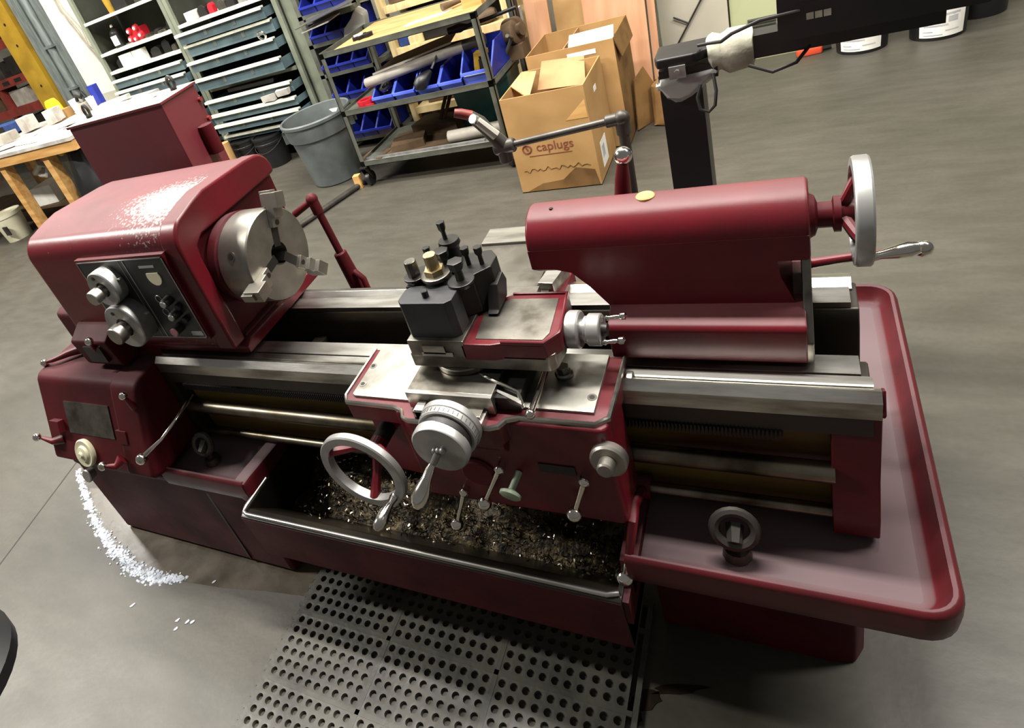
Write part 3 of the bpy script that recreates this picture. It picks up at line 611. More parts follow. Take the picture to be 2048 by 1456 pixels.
dp = MB().tube([(-1.245, 1.50, .40), (-1.262, 1.50, .66), (-1.290, 1.50, .95)], .0125, 12).tube([(-1.29, 1.50, .96), (-1.36, 1.47, .93)], .012, 12)
dp.ball((-1.292, 1.50, .962), .020).cyl((-1.291, 1.5, .955), (-1.288, 1.5, .91), .0175, n=14, ch=.002).cyl((-1.273, 1.5, .76), (-1.255, 1.5, .60), .022, .026, 14, .004)
dp.tube([(-1.262, 1.5, .665), (-1.235, 1.49, .685), (-1.21, 1.485, .66), (-1.205, 1.48, .60), (-1.20, 1.47, .50)], .0105, 10)
dp.build('drain_pipe', 'red2', la)

# --- electrical cabinet behind the headstock
eb = thing('electrical_cabinet', (-1.98, 1.60, 0), 'tall dark red metal cabinet with pale top behind the headstock', 'cabinet')
fp = [(-2.240, 1.50), (-1.725, 1.50), (-1.757, 1.705), (-2.240, 1.705)]
MB().prism(fp, 'z', 0, 1.362, .004).build('cabinet_body', 'redcab', eb)
MB().prism([(-2.246, 1.494), (-1.719, 1.494), (-1.752, 1.711), (-2.246, 1.711)], 'z', 1.362, 1.372, .002).build('cabinet_top', 'redcab', eb)
for (x, y) in ((-2.19, 1.57), (-1.80, 1.65)):
    MB().ring((x, y, 1.397), (.3, 1, 0), .022, .006, 20, 8).cyl((x, y, 1.37), (x, y, 1.38), .012, n=12).build('lifting_eye', 'dark', eb)
MB().cyl((-1.87, 1.62, 1.3715), (-1.87, 1.62, 1.3735), .007, n=12).build('top_hole', 'dark', eb)
MB().prism(arc(-1.725, 1.635, .027, 0, 345, 18), 'z', 1.13, 1.235, .003).build('conduit_box', 'red2', eb)
for z in (1.31, 1.24): MB().cyl((-1.757, 1.692, z), (-1.742, 1.692, z), .008, n=10).build('cable_gland', 'redrack', eb)

# --- chip drawer and swarf
cdz = thing('chip_drawer', (-.82, 1.0, .21), 'long black oily chip drawer with bright front lip under the lathe carriage', 'drawer')
MB().prism([(.737, .205), (.728, .375), (.740, .380), (.762, .376), (.775, .36), (.88, .225), (1.36, .22), (1.36, .205)], 'x', -1.340, -.312, .003).build('drawer_pan', 'pan', cdz)
MB().prism([(.7365, .205), (.7275, .372), (.7345, .372), (.742, .205)], 'x', -1.338, -.314).build('drawer_front', 'red2', cdz)
MB().tube([(-1.335, .86, .385), (-1.338, .76, .384), (-1.332, .742, .383), (-1.318, .737, .383), (-.34, .737, .383), (-.318, .745, .383)], .006, 10).build('drawer_lip', 'steel', cdz)
for x in (-1.340, -.322): MB().prism([(.74, .21), (.735, .378), (1.36, .395), (1.36, .21)], 'x', x, x + .010).build('drawer_side', 'pan', cdz)
MB().box(-.32, -.30, .735, 1.0, .30, .372, .004).build('drawer_end', 'red2', cdz)
MB().box(-1.366, -1.345, .86, 1.2, .0, .38).build('drawer_runner', 'dark', cdz)

def swarf():
    b = MB(); bm = b.bm; N_ = 60; Mm = 22
    def hz(x, y): return .235 + .13 * math.exp(-((x + 1.0) / .28) ** 2) * max(0, min(1, (y - .86) / .22)) + .115 * math.exp(-((x + .52) / .30) ** 2) * max(0, min(1, (y - .86) / .18)) + .03 * math.sin(x * 23) * math.sin(y * 31) * max(0, min(1, (y - .88) / .1))
    g = [[bm.verts.new((-1.32 + 1.0 * i / N_, .86 + .48 * j / Mm, hz(-1.32 + 1.0 * i / N_, .86 + .48 * j / Mm) + random.uniform(-.008, .008))) for j in range(Mm + 1)] for i in range(N_ + 1)]
    for i in range(N_):
        for j in range(Mm): bm.faces.new((g[i][j], g[i + 1][j], g[i + 1][j + 1], g[i][j + 1]))
    tag(b.build('swarf_mound', 'swarfbed', sw, sharp=180), kind='stuff')
    vs, fs = [], []
    for k in range(2300):
        x = random.uniform(-1.29, -.335); y = random.uniform(.87, 1.30); z = hz(x, y) + random.uniform(-.004, .018)
        if random.random() < .12: y = random.uniform(.80, .95); z = hz(x, .95) + .004
        R = random.uniform(.0025, .013); n = random.randint(6, 12); pitch = random.uniform(.001, .006); wd = random.uniform(.0012, .004)
        E_ = Euler((random.uniform(0, 6), random.uniform(0, 6), random.uniform(0, 6))).to_matrix(); ph = random.uniform(0, 6)
        for i in range(n):
            a = ph + i * 0.75; p = V(R * math.cos(a), R * math.sin(a), pitch * i * .5)
            for s_ in (0, 1):
                q = E_ @ (p + V(0, 0, wd * s_)); vs.append((x + q.x, y + q.y, z + q.z))
            if i: m_ = len(vs); fs.append((m_ - 4, m_ - 3, m_ - 1, m_ - 2))
    off = worldorigin(sw); me = bpy.data.meshes.new('swarf_curls'); me.from_pydata([tuple(V(v) - off) for v in vs], [], fs); me.materials.append(M['swarf'])
    o = bpy.data.objects.new('swarf_curls', me); COL.objects.link(o); o.parent = sw; tag(o, kind='stuff')
sw = thing('swarf_pile', (-.82, 1.08, .24), 'heap of curly brown metal shavings in the black chip drawer', 'shavings'); sw['kind'] = 'stuff'
swarf()

# --- perforated rubber mat
def rubber_mat():
    b = MB(); bm = b.bm; x0, y0, p = -1.275, .12, .0300; nx, ny = 30, 26; t = .012; r = .0098
    cache = {}
    def vt(k, c):
        if k not in cache: cache[k] = bm.verts.new(c)
        return cache[k]
    K = 12
    xs = [x0 + i * p + (.012 * (i // 10)) for i in range(nx + 1)]; ys = [y0 + j * p + (.012 * (j // 6)) for j in range(ny + 1)]
    for i in range(nx):
        for j in range(ny):
            xa, xb, ya, yb = xs[i], xs[i] + p, ys[j], ys[j] + p
            cx, cy = (xa + xb) / 2, (ya + yb) / 2
            o_, h_, l_ = [], [], []
            for k in range(K):
                a = 2 * PI * (k + .5) / K; s = 1 / max(abs(math.cos(a)), abs(math.sin(a)))
                hx = p / 2
                ox, oy = cx + hx * math.cos(a) * s, cy + hx * math.sin(a) * s
                o_.append(bm.verts.new((ox, oy, t))); h_.append(bm.verts.new((cx + r * math.cos(a), cy + r * math.sin(a), t - .0005))); l_.append(bm.verts.new((cx + r * .9 * math.cos(a), cy + r * .9 * math.sin(a), .0015)))
            for k in range(K):
                q = (k + 1) % K
                bm.faces.new((o_[k], o_[q], h_[q], h_[k])); bm.faces.new((h_[k], h_[q], l_[q], l_[k]))
            cs_ = [bm.verts.new((x, y, t)) for x, y in ((xb, yb), (xa, yb), (xa, ya), (xb, ya))]
            for (vk, k) in ((0, 1), (1, 4), (2, 7), (3, 10)):
                bm.faces.new((o_[k], cs_[vk], o_[(k + 1) % K])) if True else None
    # ribs between the blocks, border and edge
    X1 = xs[-1] + p - p; Y1 = ys[-1]
    for g in (10, 20): b.box(xs[g] - .012, xs[g], y0, Y1, .001, t + .0006)
    for g in (6, 12, 18, 24): b.box(x0, xs[-1], ys[g] - .012, ys[g], .001, t + .0006)
    X1 = xs[-1]
    for q in ((x0 - .012, x0, y0 - .012, Y1 + .012), (X1, X1 + .012, y0 - .012, Y1 + .012), (x0, X1, y0 - .012, y0), (x0, X1, Y1, Y1 + .012)): b.box(q[0], q[1], q[2], q[3], 0, t)
    for j in range(ny):                                   # little connector tabs along the left edge
        b.cyl((x0 - .016, ys[j] + p / 2, 0), (x0 - .016, ys[j] + p / 2, t * .9), .008, n=8)
    return b.build('rubber_mat', 'rubber', origin=(-.82, .5, 0))
tag(rubber_mat(), 'grey black rubber floor mat full of round holes in front of the lathe', 'mat')
def blob(cx, cy, rx, ry, n, z=.0012, jag=.3, rot_=0):
    pts = []
    for i in range(n):
        a = 2 * PI * i / n; k = 1 + random.uniform(-jag, jag); u, v_ = rx * k * math.cos(a), ry * k * math.sin(a)
        pts.append((cx + u * math.cos(rot_) - v_ * math.sin(rot_), cy + u * math.sin(rot_) + v_ * math.cos(rot_)))
    return pts
ol = MB()
for a in ((-.315, .735, .035, .018, 12, .5), (-.335, .70, .030, .012, 12, 1.9), (-.255, .775, .055, .010, 12, .35), (-.215, .635, .012, .022, 10, .9), (-.19, .70, .008, .006, 8, 0), (-.28, .58, .016, .01, 10, 0)):
    ol.prism(blob(*a[:5], rot_=a[5]), 'z', .0002, .0012)
tag(ol.build('oil_spill', 'oil', origin=(-.27, .7, 0)), 'dark oil spilt on the concrete right of the rubber mat', 'oil', kind='stuff')
# white residue of dried coolant along the foot of the headstock pedestal
def residue():
    ctr = [(-2.80, .99), (-2.56, .86), (-2.37, .765), (-2.21, .705), (-2.06, .67), (-1.93, .655), (-1.85, .662), (-1.79, .68)]
    wd = [.012, .022, .028, .034, .040, .045, .03, .012]
    b = MB()
    def at(t):
        i = min(int(t), len(ctr) - 2); f = t - i; a, c = ctr[i], ctr[i + 1]
        return a[0] + (c[0] - a[0]) * f, a[1] + (c[1] - a[1]) * f, wd[i] + (wd[i + 1] - wd[i]) * f
    for k in range(850):
        x, y, s = at(random.uniform(0, len(ctr) - 1.01)); u = random.gauss(0, .42) * s
        r = random.uniform(.002, .011) * (1 - min(.6, abs(u) / (2 * s)))
        px, py = x + u * .5 + random.uniform(-.01, .01), y + u * .9
        b.prism(blob(px, py, r * 1.3, r, 7), 'z', .0, random.uniform(.001, .004), top=blob(px, py, r * .9, r * .7, 7))
    for (x, y) in ((-1.66, .56), (-1.64, .565), (-1.70, .555), (-1.685, .53), (-1.92, .55), (-1.66, .70)):
        b.prism(blob(x, y, .009, .004, 7, rot_=1), 'z', 0, .0025)
    return b.build('coolant_residue', 'foam', origin=(-2.15, .75, 0))
tag(residue(), 'white crusted coolant residue on the floor along the headstock pedestal', 'residue', kind='stuff')

wp = [(-2.62, .92), (-2.45, .82), (-2.28, .74), (-2.10, .69), (-1.95, .665), (-1.80, .67), (-1.62, .69), (-1.45, .72), (-1.30, .74), (-1.30, .84), (-2.2, .83), (-2.4, .95)]
tag(MB().prism(wp, 'z', .0001, .0007).build('wet_patch', 'wet', origin=(-1.9, .75, 0)), 'brown wet grime on the floor along the front of the headstock pedestal', 'grime', kind='stuff')
tag(MB().prism([(-2.86, 1.03), (-2.855, 1.036), (-2.70, .44), (-2.706, .438)], 'z', .0001, .0008).build('trim_2', 'dark'), kind='structure')

# --- black stool at the lower left corner
st = thing('stool', (-1.59, .045, 0), 'black round stool at the lower left edge of the picture', 'stool')
MB().rev((-1.59, .045, .56), (0, 0, 1), [(0, .12), (.004, .17), (.02, .195), (.05, .198), (.068, .18), (.074, .12), (.074, 0)], 40, cap=False).build('seat', 'blackpl', st)
MB().cyl((-1.59, .045, .08), (-1.59, .045, .56), .022, n=14).build('stem', 'dark', st)
for k in range(5):
    a = 2 * PI * k / 5; MB().tube([(-1.59, .045, .09), (-1.59 + .2 * math.cos(a), .045 + .2 * math.sin(a), .03)], [.016, .012], 8).cyl((-1.59 + .2 * math.cos(a), .045 + .2 * math.sin(a), .0), (-1.59 + .2 * math.cos(a), .045 + .2 * math.sin(a), .03), .016, n=10).build('leg', 'dark', st)

# --- digital readout on a black column behind the tailstock
dr = thing('digital_readout', (-.24, 1.87, 0), 'black readout display on a swing arm and square column behind the tailstock', 'readout')
MB().box(-.293, -.190, 1.85, 1.95, .02, 1.03, .004).box(-.34, -.14, 1.80, 2.0, 0, .02, .004).build('column', 'blackpl', dr)
MB().box(-.290, -.150, 1.845, 1.94, 1.005, 1.045, .006).build('arm_knuckle', 'blackpl', dr)
MB().prism([(-.298, 1.86), (-.29, 1.83), (-.20, 1.83), (-.165, 1.86), (-.165, 1.95), (-.298, 1.95)], 'z', 1.055, 1.082, .006, 3).build('knuckle_cap', 'dark', dr)
MB().box(-.262, -.222, 1.824, 1.832, 1.025, 1.058, .003).cyl((-.242, 1.826, 1.043), (-.242, 1.820, 1.043), .007, n=6).build('clamp_plate', 'alu', dr)
MB().box(-.16, .30, 1.86, 1.92, 1.028, 1.085, .004).build('arm', 'blackpl', dr)
dsp = MB().box(-.015, .36, 1.80, 1.87, 1.075, 1.33, .012, 3).build('display_box', 'blackpl', dr)
MB().box(.02, .33, 1.797, 1.801, 1.16, 1.30, .002).build('display_screen', 'panel', dsp)
for i in range(3): MB().box(.042 + i * .0165, .056 + i * .0165, 1.7985, 1.8005, 1.116, 1.131, .001).build('display_key', 'tape', dsp)
tpz = MB()
tpz.rev((-.170, 1.89, 1.052), (1, 0, 0), [(0, .045), (.012, .052), (.03, .047), (.045, .056), (.075, .056), (.10, .050)], 14)
tpz.build('tape_wrap', 'tape', dr, jitter=.004)
bgm = MB().prism([(-.297, 1.02), (-.297, 1.0), (-.275, .965), (-.245, .955), (-.215, .965), (-.155, 1.01), (-.15, 1.03)], 'y', 1.835, 1.955, .012, 2)
bgm.build('plastic_bag', 'bag', dr, jitter=.004)
MB().tube([(.03, 1.80, 1.14), (-.05, 1.79, 1.14), (-.11, 1.80, 1.12), (-.135, 1.82, 1.10), (-.165, 1.84, 1.096), (-.19, 1.85, 1.093)], .0045, 8).build('cable', 'dark', dr)
MB().tube([(-.16, 1.83, 1.02), (-.155, 1.81, .98), (-.16, 1.80, .945), (-.175, 1.80, .93), (-.195, 1.80, .94), (-.20, 1.81, .97), (-.19, 1.82, 1.0)], .004, 8).build('cable', 'dark', dr)
MB().tube([(-.08, 1.84, 1.02), (-.03, 1.82, 1.0), (.02, 1.83, 1.01), (.055, 1.87, 1.04)], .0045, 8).build('cable', 'dark', dr)

# --- black buckets with white labels at the back
def bucket(x, y, r0, r1, h, label, rz, paper=True, m='blackpl', bail='alu', group=None, cat='bucket'):
    t = thing('bucket', (x, y, 0), label, cat, group)
    MB().rev((x, y, 0), (0, 0, 1), [(0, r0), (h * .72, r0 + (r1 - r0) * .7), (h * .73, r1 * .99), (h * .80, r1), (h * .81, r1 * .975), (h * .93, r1), (h * .94, r1 * 1.04), (h, r1 * 1.03), (h, r1 * .92), (h * .96, r1 * .90), (h * .95, 0)], 36, cap=False).build('bucket_body', m, t)
    if paper:
        rr = lambda z: r0 + (r1 - r0) * .7 * z / (h * .72) + .0015
        b = MB(); a0, a1, n = -math.radians(48), math.radians(48), 12; g = []
        for i in range(n + 1):
            a = rz + a0 + (a1 - a0) * i / n
            g.append([b.bm.verts.new((x + rr(z) * math.cos(a), y + rr(z) * math.sin(a), z)) for z in (.02, .19)])
        for i in range(n): b.bm.faces.new((g[i][0], g[i + 1][0], g[i + 1][1], g[i][1]))
        lb_ = b.build('paper_label', 'white', t)
        for (za, zb, f0, f1) in ((.165, .178, .08, .3), (.138, .150, .3, .85), (.10, .115, .10, .40), (.08, .09, .1, .6), (.05, .056, .08, .3), (.05, .056, .55, .85), (.03, .036, .1, .5), (.10, .13, .6, .8)):
            c = MB(); g = []
            for i in range(5):
                a = rz + a0 + (a1 - a0) * (f0 + (f1 - f0) * i / 4)
                g.append([c.bm.verts.new((x + (rr(z) + .0008) * math.cos(a), y + (rr(z) + .0008) * math.sin(a), z)) for z in (za, zb)])
            for i in range(4): c.bm.faces.new((g[i][0], g[i + 1][0], g[i + 1][1], g[i][1]))
            c.build('label_print', 'ink', lb_)
    if bail:
        pts = []
        for i in range(13):
            a = PI * i / 12; u = math.cos(a) * (r1 * 1.06); s = math.sin(a)
            d = V(math.cos(rz), math.sin(rz), 0); e = V(-d.y, d.x, 0)
            pts.append(V(x, y, h * .84 - .12 * s * .75) + e * u + d * (r1 * 1.03 * s))
        MB().tube(pts, .0035, 6).build('bail_handle', bail, t)
    return t
bucket(.385, 4.78, .125, .142, .37, 'black bucket with white label nearest the readout arm', math.radians(-98), group='black buckets by the back wall')
bucket(.735, 4.78, .125, .142, .37, 'middle black bucket with white label, right of another labelled bucket', math.radians(-88), group='black buckets by the back wall')
bucket(.95, 5.02, .125, .142, .37, 'black bucket at the top edge behind the middle labelled bucket', math.radians(-40), False, group='black buckets by the back wall')
fn = thing('extension_reel', (.14, 4.86, 0), 'orange plastic piece lying on floor left of the black buckets', 'plug')
MB().prism([(.05, 4.82), (.06, 4.78), (.19, 4.80), (.20, 4.85), (.12, 4.88)], 'z', 0, .045, .010).build('plug_body', 'orange', fn)
MB().tube([(.19, 4.83, .02), (.235, 4.84, .02)], .016, 8).build('plug_end', 'dark', fn)

# ================================================================== BACKGROUND
tag(MB().box(-6.75, 2.6, 5.25, 5.4, 0, 3.2).build('wall_back', 'wallg'), kind='structure')
tag(MB().box(-6.72, -5.72, 5.0, 5.2, 0, 3.0, .004).build('wall_left', 'wall'), kind='structure')
tag(MB().box(-13.2, -13.0, -4, 9, 0, 3.2).build('wall_far', 'wallg'), kind='structure')
tag(MB().box(-6.80, -5.70, 4.985, 5.0, .0, .98, .003).build('trim_1', 'wallg'), kind='structure')
wc = MB()
for k, dx_ in enumerate((0, .03, .07)):
    wc.tube([(-6.46 + dx_ * .3, 4.985, 2.3), (-6.47 + dx_, 4.98, 1.9), (-6.40 + dx_ * 1.4, 4.985, 1.65), (-6.35 + dx_ * .5, 4.98, 1.5), (-6.28 + dx_ * 1.8, 4.98, 1.3), (-6.14 + dx_ * .8, 4.98, 1.12), (-6.10 + dx_, 4.9, 1.0)], .005 if k else .008, 8)
tag(wc.build('wall_cables', 'tube', origin=(-6.4, 4.98, 1.3)), 'grey cables hanging down the white wall left of the shelf cabinet', 'cable')
tag(MB().box(-5.98, -5.72, 4.93, 4.985, .55, 1.12, .004).build('junction_panel', 'cream', origin=(-5.9, 4.95, .8)), 'cream panel at the foot of the white wall beside the shelf cabinet', 'panel')

# --- cart -------------------------------------------------------------
ct = thing('shop_cart', (-2.05, 4.05, 0), 'grey steel three-tier shop cart with plywood top and castors', 'cart')
CX0, CX1, CY0, CY1 = -2.62, -1.49, 3.69, 4.36
L_ = .034
def tier(z, name, m):
    b = MB()
    b.box(CX0, CX1, CY0, CY0 + .005, z - .04, z, .001).box(CX0, CX1, CY1 - .005, CY1, z - .04, z, .001)
    b.box(CX0, CX0 + .005, CY0, CY1, z - .04, z, .001).box(CX1 - .005, CX1, CY0, CY1, z - .04, z, .001)
    b.box(CX0, CX1, CY0, CY0 + .035, z - .04, z - .036).box(CX0, CX1, CY1 - .035, CY1, z - .04, z - .036)
    b.build(name, 'frame', ct)
    if m: MB().box(CX0 + .006, CX1 - .006, CY0 + .006, CY1 - .006, z - .034, z - .018).build('shelf_board', m, ct)
MB().box(CX0 + .10, CX1 - .006, CY0 + .006, CY1 - .006, .965, .988, .001).build('plywood_top', 'ply', ct)
tier(.995, 'top_frame', None); tier(.585, 'shelf_frame', 'frame'); tier(.20, 'shelf_frame', 'frame')
for x in (CX0, CX1 - L_):
    for y in (CY0, CY1 - L_):
        MB().box(x, x + L_, y, y + .005, .16, .99).box(x if x == CX0 else x + L_ - .005, x + .005 if x == CX0 else x + L_, y, y + L_, .16, .99).build('leg', 'frame', ct)
        cx, cy = x + L_ / 2, y + L_ / 2 - .02
        k = MB().box(cx - .03, cx + .03, cy - .03, cy + .03, .152, .16).prism([(cy - .02, .152), (cy + .035, .152), (cy + .05, .055), (cy + .03, .055)], 'x', cx - .024, cx - .020).prism([(cy - .02, .152), (cy + .035, .152), (cy + .05, .055), (cy + .03, .055)], 'x', cx + .020, cx + .024).build('castor', 'dark', ct)
        MB().cyl((cx - .017, cy + .04, .056), (cx + .017, cy + .04, .056), .056, n=20, ch=.006).build('wheel', 'blackpl', k)
MB().tube([(CX1 - .02, CY1 - .3, .62), (CX1 + .05, CY1 - .32, .72), (CX1 + .06, CY0 + .25, .76)], .012, 8).build('push_handle', 'frame', ct)

def chip(name, label, cat, pts, m, t=None, group=None):
    pass
# things on the cart
def obox(name, m, x, y, z, sx, sy, sz, rz, label, cat, group=None, bev=.003, rx=0):
    o = MB().box(-sx / 2, sx / 2, -sy / 2, sy / 2, 0, sz, bev).build(name, m, local=True)
    o.location = (x, y, z); o.rotation_euler = (rx, 0, math.radians(rz)); return tag(o, label, cat, group)
jw = thing('jaw_plate', (-2.36, 3.88, .988), 'notched steel jaw plate lying on the plywood cart top', 'metal part')
MB().prism([(-2.43, 3.86), (-2.41, 3.82), (-2.38, 3.835), (-2.36, 3.81), (-2.34, 3.84), (-2.30, 3.835), (-2.28, 3.87), (-2.30, 3.91), (-2.34, 3.90), (-2.36, 3.93), (-2.39, 3.91), (-2.42, 3.92)], 'z', .988, 1.012, .002).build('plate_body', 'black', jw)
MB().prism([(-2.42, 3.86), (-2.40, 3.83), (-2.38, 3.85), (-2.36, 3.83), (-2.345, 3.855), (-2.36, 3.89), (-2.40, 3.885)], 'z', 1.012, 1.020, .001).build('ground_face', 'white', jw)
tag(MB().prism([(-2.03, 3.84), (-1.78, 3.90), (-1.75, 3.99), (-1.98, 3.94), (-2.04, 3.90)], 'z', .988, .991).build('paper_sheet', 'white', origin=(-1.9, 3.9, .988)), 'white sheet of paper on the plywood cart top', 'paper')
hm = thing('hammer', (-1.72, 4.05, .988), 'wooden-handled hammer lying across the cart top', 'hammer')
MB().tube([(-1.80, 3.96, 1.02), (-1.72, 4.05, 1.015), (-1.60, 4.18, 1.01)], [.024, .014, .018], 10).build('handle', 'brown', hm)
MB().cyl((-1.66, 4.21, 1.022), (-1.54, 4.17, 1.022), .026, n=14, ch=.004).build('head', 'brass', hm)
obox('wood_block', 'wood', -1.57, 3.93, .988, .12, .13, .075, 4, 'small wooden block at the right end of the cart top', 'block')
# blue bins on the middle shelf, open at the front top
def bin_mesh(wd, dp, ht, m_body='blue', m_lip='bluelt'):
    r = thing('parts_bin', (0, 0, 0), 'blue plastic parts bin', 'bin')
    p = .006; hf = ht * .38
    side = [(-dp / 2, 0), (dp / 2, 0), (dp / 2, ht), (-dp * .10, ht), (-dp / 2 - .02, hf)]
    b = MB()
    b.prism(side, 'x', -wd / 2, -wd / 2 + p, .001).prism(side, 'x', wd / 2 - p, wd / 2, .001)
    b.box(-wd / 2, wd / 2, dp / 2 - p, dp / 2, 0, ht).box(-wd / 2, wd / 2, -dp / 2, dp / 2, 0, p)
    b.build('bin_body', m_body, r, local=True)
    f = MB().prism([(-dp / 2, 0), (-dp / 2 - .02, hf), (-dp / 2 - .014, hf), (-dp / 2 + p, 0)], 'x', -wd / 2 + p, wd / 2 - p).box(-wd / 2 - .002, wd / 2 + .002, -dp / 2 - .030, -dp / 2 - .010, hf - .012, hf + .004, .002)
    for s_ in (-1, 1): f.prism([(-dp / 2 - .026, hf), (-dp / 2 - .012, hf), (-dp * .10 + .004, ht), (-dp * .10 - .012, ht)], 'x', s_ * wd / 2 - .004, s_ * wd / 2 + .004)
    f.build('bin_lip', m_lip, r, local=True); return r
small = bin_mesh(.155, .30, .125)
spots = [(-2.29, 'first blue bin from the left on the cart, holding a bearing ring'), (-2.125, 'blue bin second from the left on the cart, dark inside'), (-1.95, 'blue bin under the black air tool on the cart'), (-1.785, 'blue bin fourth from the left on the cart, with clear bag inside')]
GB = 'blue bins on the cart shelf'
for i, (x, lb_) in enumerate(spots):
    o = small if i == 0 else copytree(small); o.location = (x, 3.91, .567); tag(o, lb_, 'bin', GB)
big = bin_mesh(.20, .34, .20); big.location = (-1.60, 3.93, .567); tag(big, 'tallest blue bin at the right end of the cart shelf, with white label strip', 'bin', GB)
bl = MB().box(-.08, .08, -.199, -.196, .060, .078).build('label_strip', 'white', big, local=True)
yy = thing('yellow_tool', (-1.61, 3.93, .60), 'yellow tool body standing in the right-hand blue cart bin', 'tool')
MB().prism([(-1.66, .58), (-1.62, .58), (-1.60, .70), (-1.55, .70), (-1.55, .73), (-1.63, .73)], 'y', 3.84, 3.90, .004).build('tool_body', 'yellow', yy); MB().box(-1.605, -1.56, 3.835, 3.84, .60, .685, .002).build('tool_window', 'dark', yy)
br_ = MB().ring((-2.30, 3.84, .650), (-.1, -.4, 1), .034, .01, 28, 6, prof=[(-.012, -.010), (.012, -.010), (.014, .010), (-.010, .010)]).build('bearing_ring', 'chrome', origin=(-2.30, 3.84, .64)); tag(br_, 'shiny bearing ring in the leftmost blue cart bin', 'ring')
tag(MB().cyl((-2.30, 3.86, .573), (-2.30, 3.86, .635), .04, n=20, ch=.004).build('bearing_core', 'black', origin=(-2.30, 3.86, .573)), 'dark steel sleeve below the bearing ring in a cart bin', 'sleeve')
tt = thing('tape_roll', (-2.44, 3.74, .567), 'red roll of tape at the left end of the cart shelf', 'tape')
MB().ring((-2.44, 3.76, .592), (0, 0, 1), .045, .01, 28, 4, prof=[(-.012, -.024), (.012, -.024), (.012, .024), (-.012, .024)]).build('tape_ring', 'redpl', tt)
MB().box(-2.415, -2.35, 3.700, 3.712, .569, .592, .003).build('dispenser_blade', 'redpl', tt)
at_ = thing('air_tool', (-1.95, 3.80, .68), 'black pear-shaped tool lying over the third blue cart bin', 'tool')
MB().rev((-2.01, 3.70, .625), V(.55, .55, .42), [(0, .012), (.02, .036), (.055, .048), (.09, .042), (.125, .026), (.15, .013), (.15, 0)], 20, cap=False).build('tool_body', 'blackpl', at_)
MB().tube([(-1.91, 3.80, .705), (-1.885, 3.83, .745), (-1.87, 3.86, .775)], .009, 8).build('tool_shank', 'oily', at_)
gt = thing('grey_tube', (-2.1, 4.0, .72), 'long pale grey tube lying over the blue cart bins', 'tube')
MB().cyl((-2.42, 3.81, .705), (-1.66, 3.90, .775), .034, n=20, ch=.004).build('tube_body', 'tube', gt)
MB().cyl((-1.70, 3.895, .7715), (-1.56, 3.912, .784), .037, n=20, ch=.003).build('tube_collar', 'iron', gt)
tag(MB().sheet([(-2.36, 3.86, .742), (-1.80, 3.93, .80), (-1.82, 4.12, .82), (-2.30, 4.08, .765)], .008).build('bronze_board', 'brown', origin=(-2.1, 4.0, .75)), 'brown board lying on the grey tube on the cart', 'board')
tag(MB().sheet([(-2.37, 3.853, .740), (-1.79, 3.925, .800), (-1.79, 3.925, .812), (-2.37, 3.853, .752)], .006).build('metal_strip', 'white', origin=(-2.1, 3.9, .77)), 'bright narrow strip along the front edge of the brown board on the cart', 'strip')
tag(MB().tube([(-1.83, 4.02, .86), (-1.75, 4.03, .86), (-1.70, 4.035, .858), (-1.55, 4.05, .868), (-1.38, 4.07, .885)], [.022, .030, .014, .012, .012], 10).build('black_handled_tool', 'blackpl', origin=(-1.6, 4.05, .86)), 'black-handled rod tool lying above the cart bins', 'tool')
mc = thing('motor_casting', (-1.43, 4.15, .72), 'brown round motor casting at the far right of the cart shelf', 'casting')
MB().rev((-1.50, 4.15, .73), (1, -.3, .1), [(0, .05), (.01, .085), (.08, .085), (.09, .07), (.09, .04), (.12, .04), (.12, 0)], 24, cap=False).box(-1.52, -1.40, 4.08, 4.22, .567, .66, .01).build('casting_body', 'brown', mc)
# bottom shelf goods
BOARDS = 'brown boards on the cart bottom shelf'
for (x, y, z, sx, sy, sz, rz, l) in ((-2.22, 3.98, .182, .52, .40, .016, 8, 'large flat brown board on the cart bottom shelf'), (-2.28, 3.87, .200, .24, .19, .05, 18, 'small brown block on the flat board, cart bottom shelf'), (-2.12, 4.12, .200, .40, .20, .07, -12, 'brown folded piece at the back of the cart bottom shelf'), (-2.45, 3.86, .182, .05, .30, .02, -8, 'narrow brown strip at the left of the cart bottom shelf')):
    obox('brown_board', 'brown', x, y, z, sx, sy, sz, rz, l, 'board', BOARDS)
for k, (y, z) in enumerate(((3.72, .182), (3.745, .182), (3.733, .196))):
    tag(MB().box(-2.58, -1.60 - .03 * k, y - .011, y + .011, z, z + .012, .001).build('steel_bar', 'alu', origin=(-2.1, y, z)), ('bright steel bar nearest the front edge of the cart bottom shelf', 'steel bar behind the front bar on the cart bottom shelf', 'steel bar lying on top of two others on the cart bottom shelf')[k], 'bar', 'steel bars on the cart bottom shelf')
tag(MB().cyl((-1.95, 3.83, .225), (-1.56, 3.86, .225), .042, n=20, ch=.003).build('round_bar', 'tube', origin=(-1.75, 3.84, .19)), 'thick grey round bar at the right of the cart bottom shelf', 'bar')
for k in range(2): tag(MB().tube([(-2.14 + .035 * k, 4.06, .20), (-2.02 + .035 * k, 4.31, .53)], .014, 8).build('wooden_pole', 'brown', origin=(-1.9, 4.2, .2)), ('left wooden pole leaning at the back of the cart', 'right wooden pole leaning at the back of the cart')[k], 'pole', 'poles leaning in the cart')
tb = thing('teal_tote', (-1.74, 4.20, .182), 'dark teal plastic tote standing on the cart bottom shelf', 'tote')
MB().prism([(-1.93, 4.07), (-1.55, 4.07), (-1.55, 4.31), (-1.93, 4.31)], 'z', .182, .50, .015, 2, top=[(-1.95, 4.05), (-1.535, 4.05), (-1.535, 4.32), (-1.95, 4.32)]).build('tote_body', 'tealbin', tb)
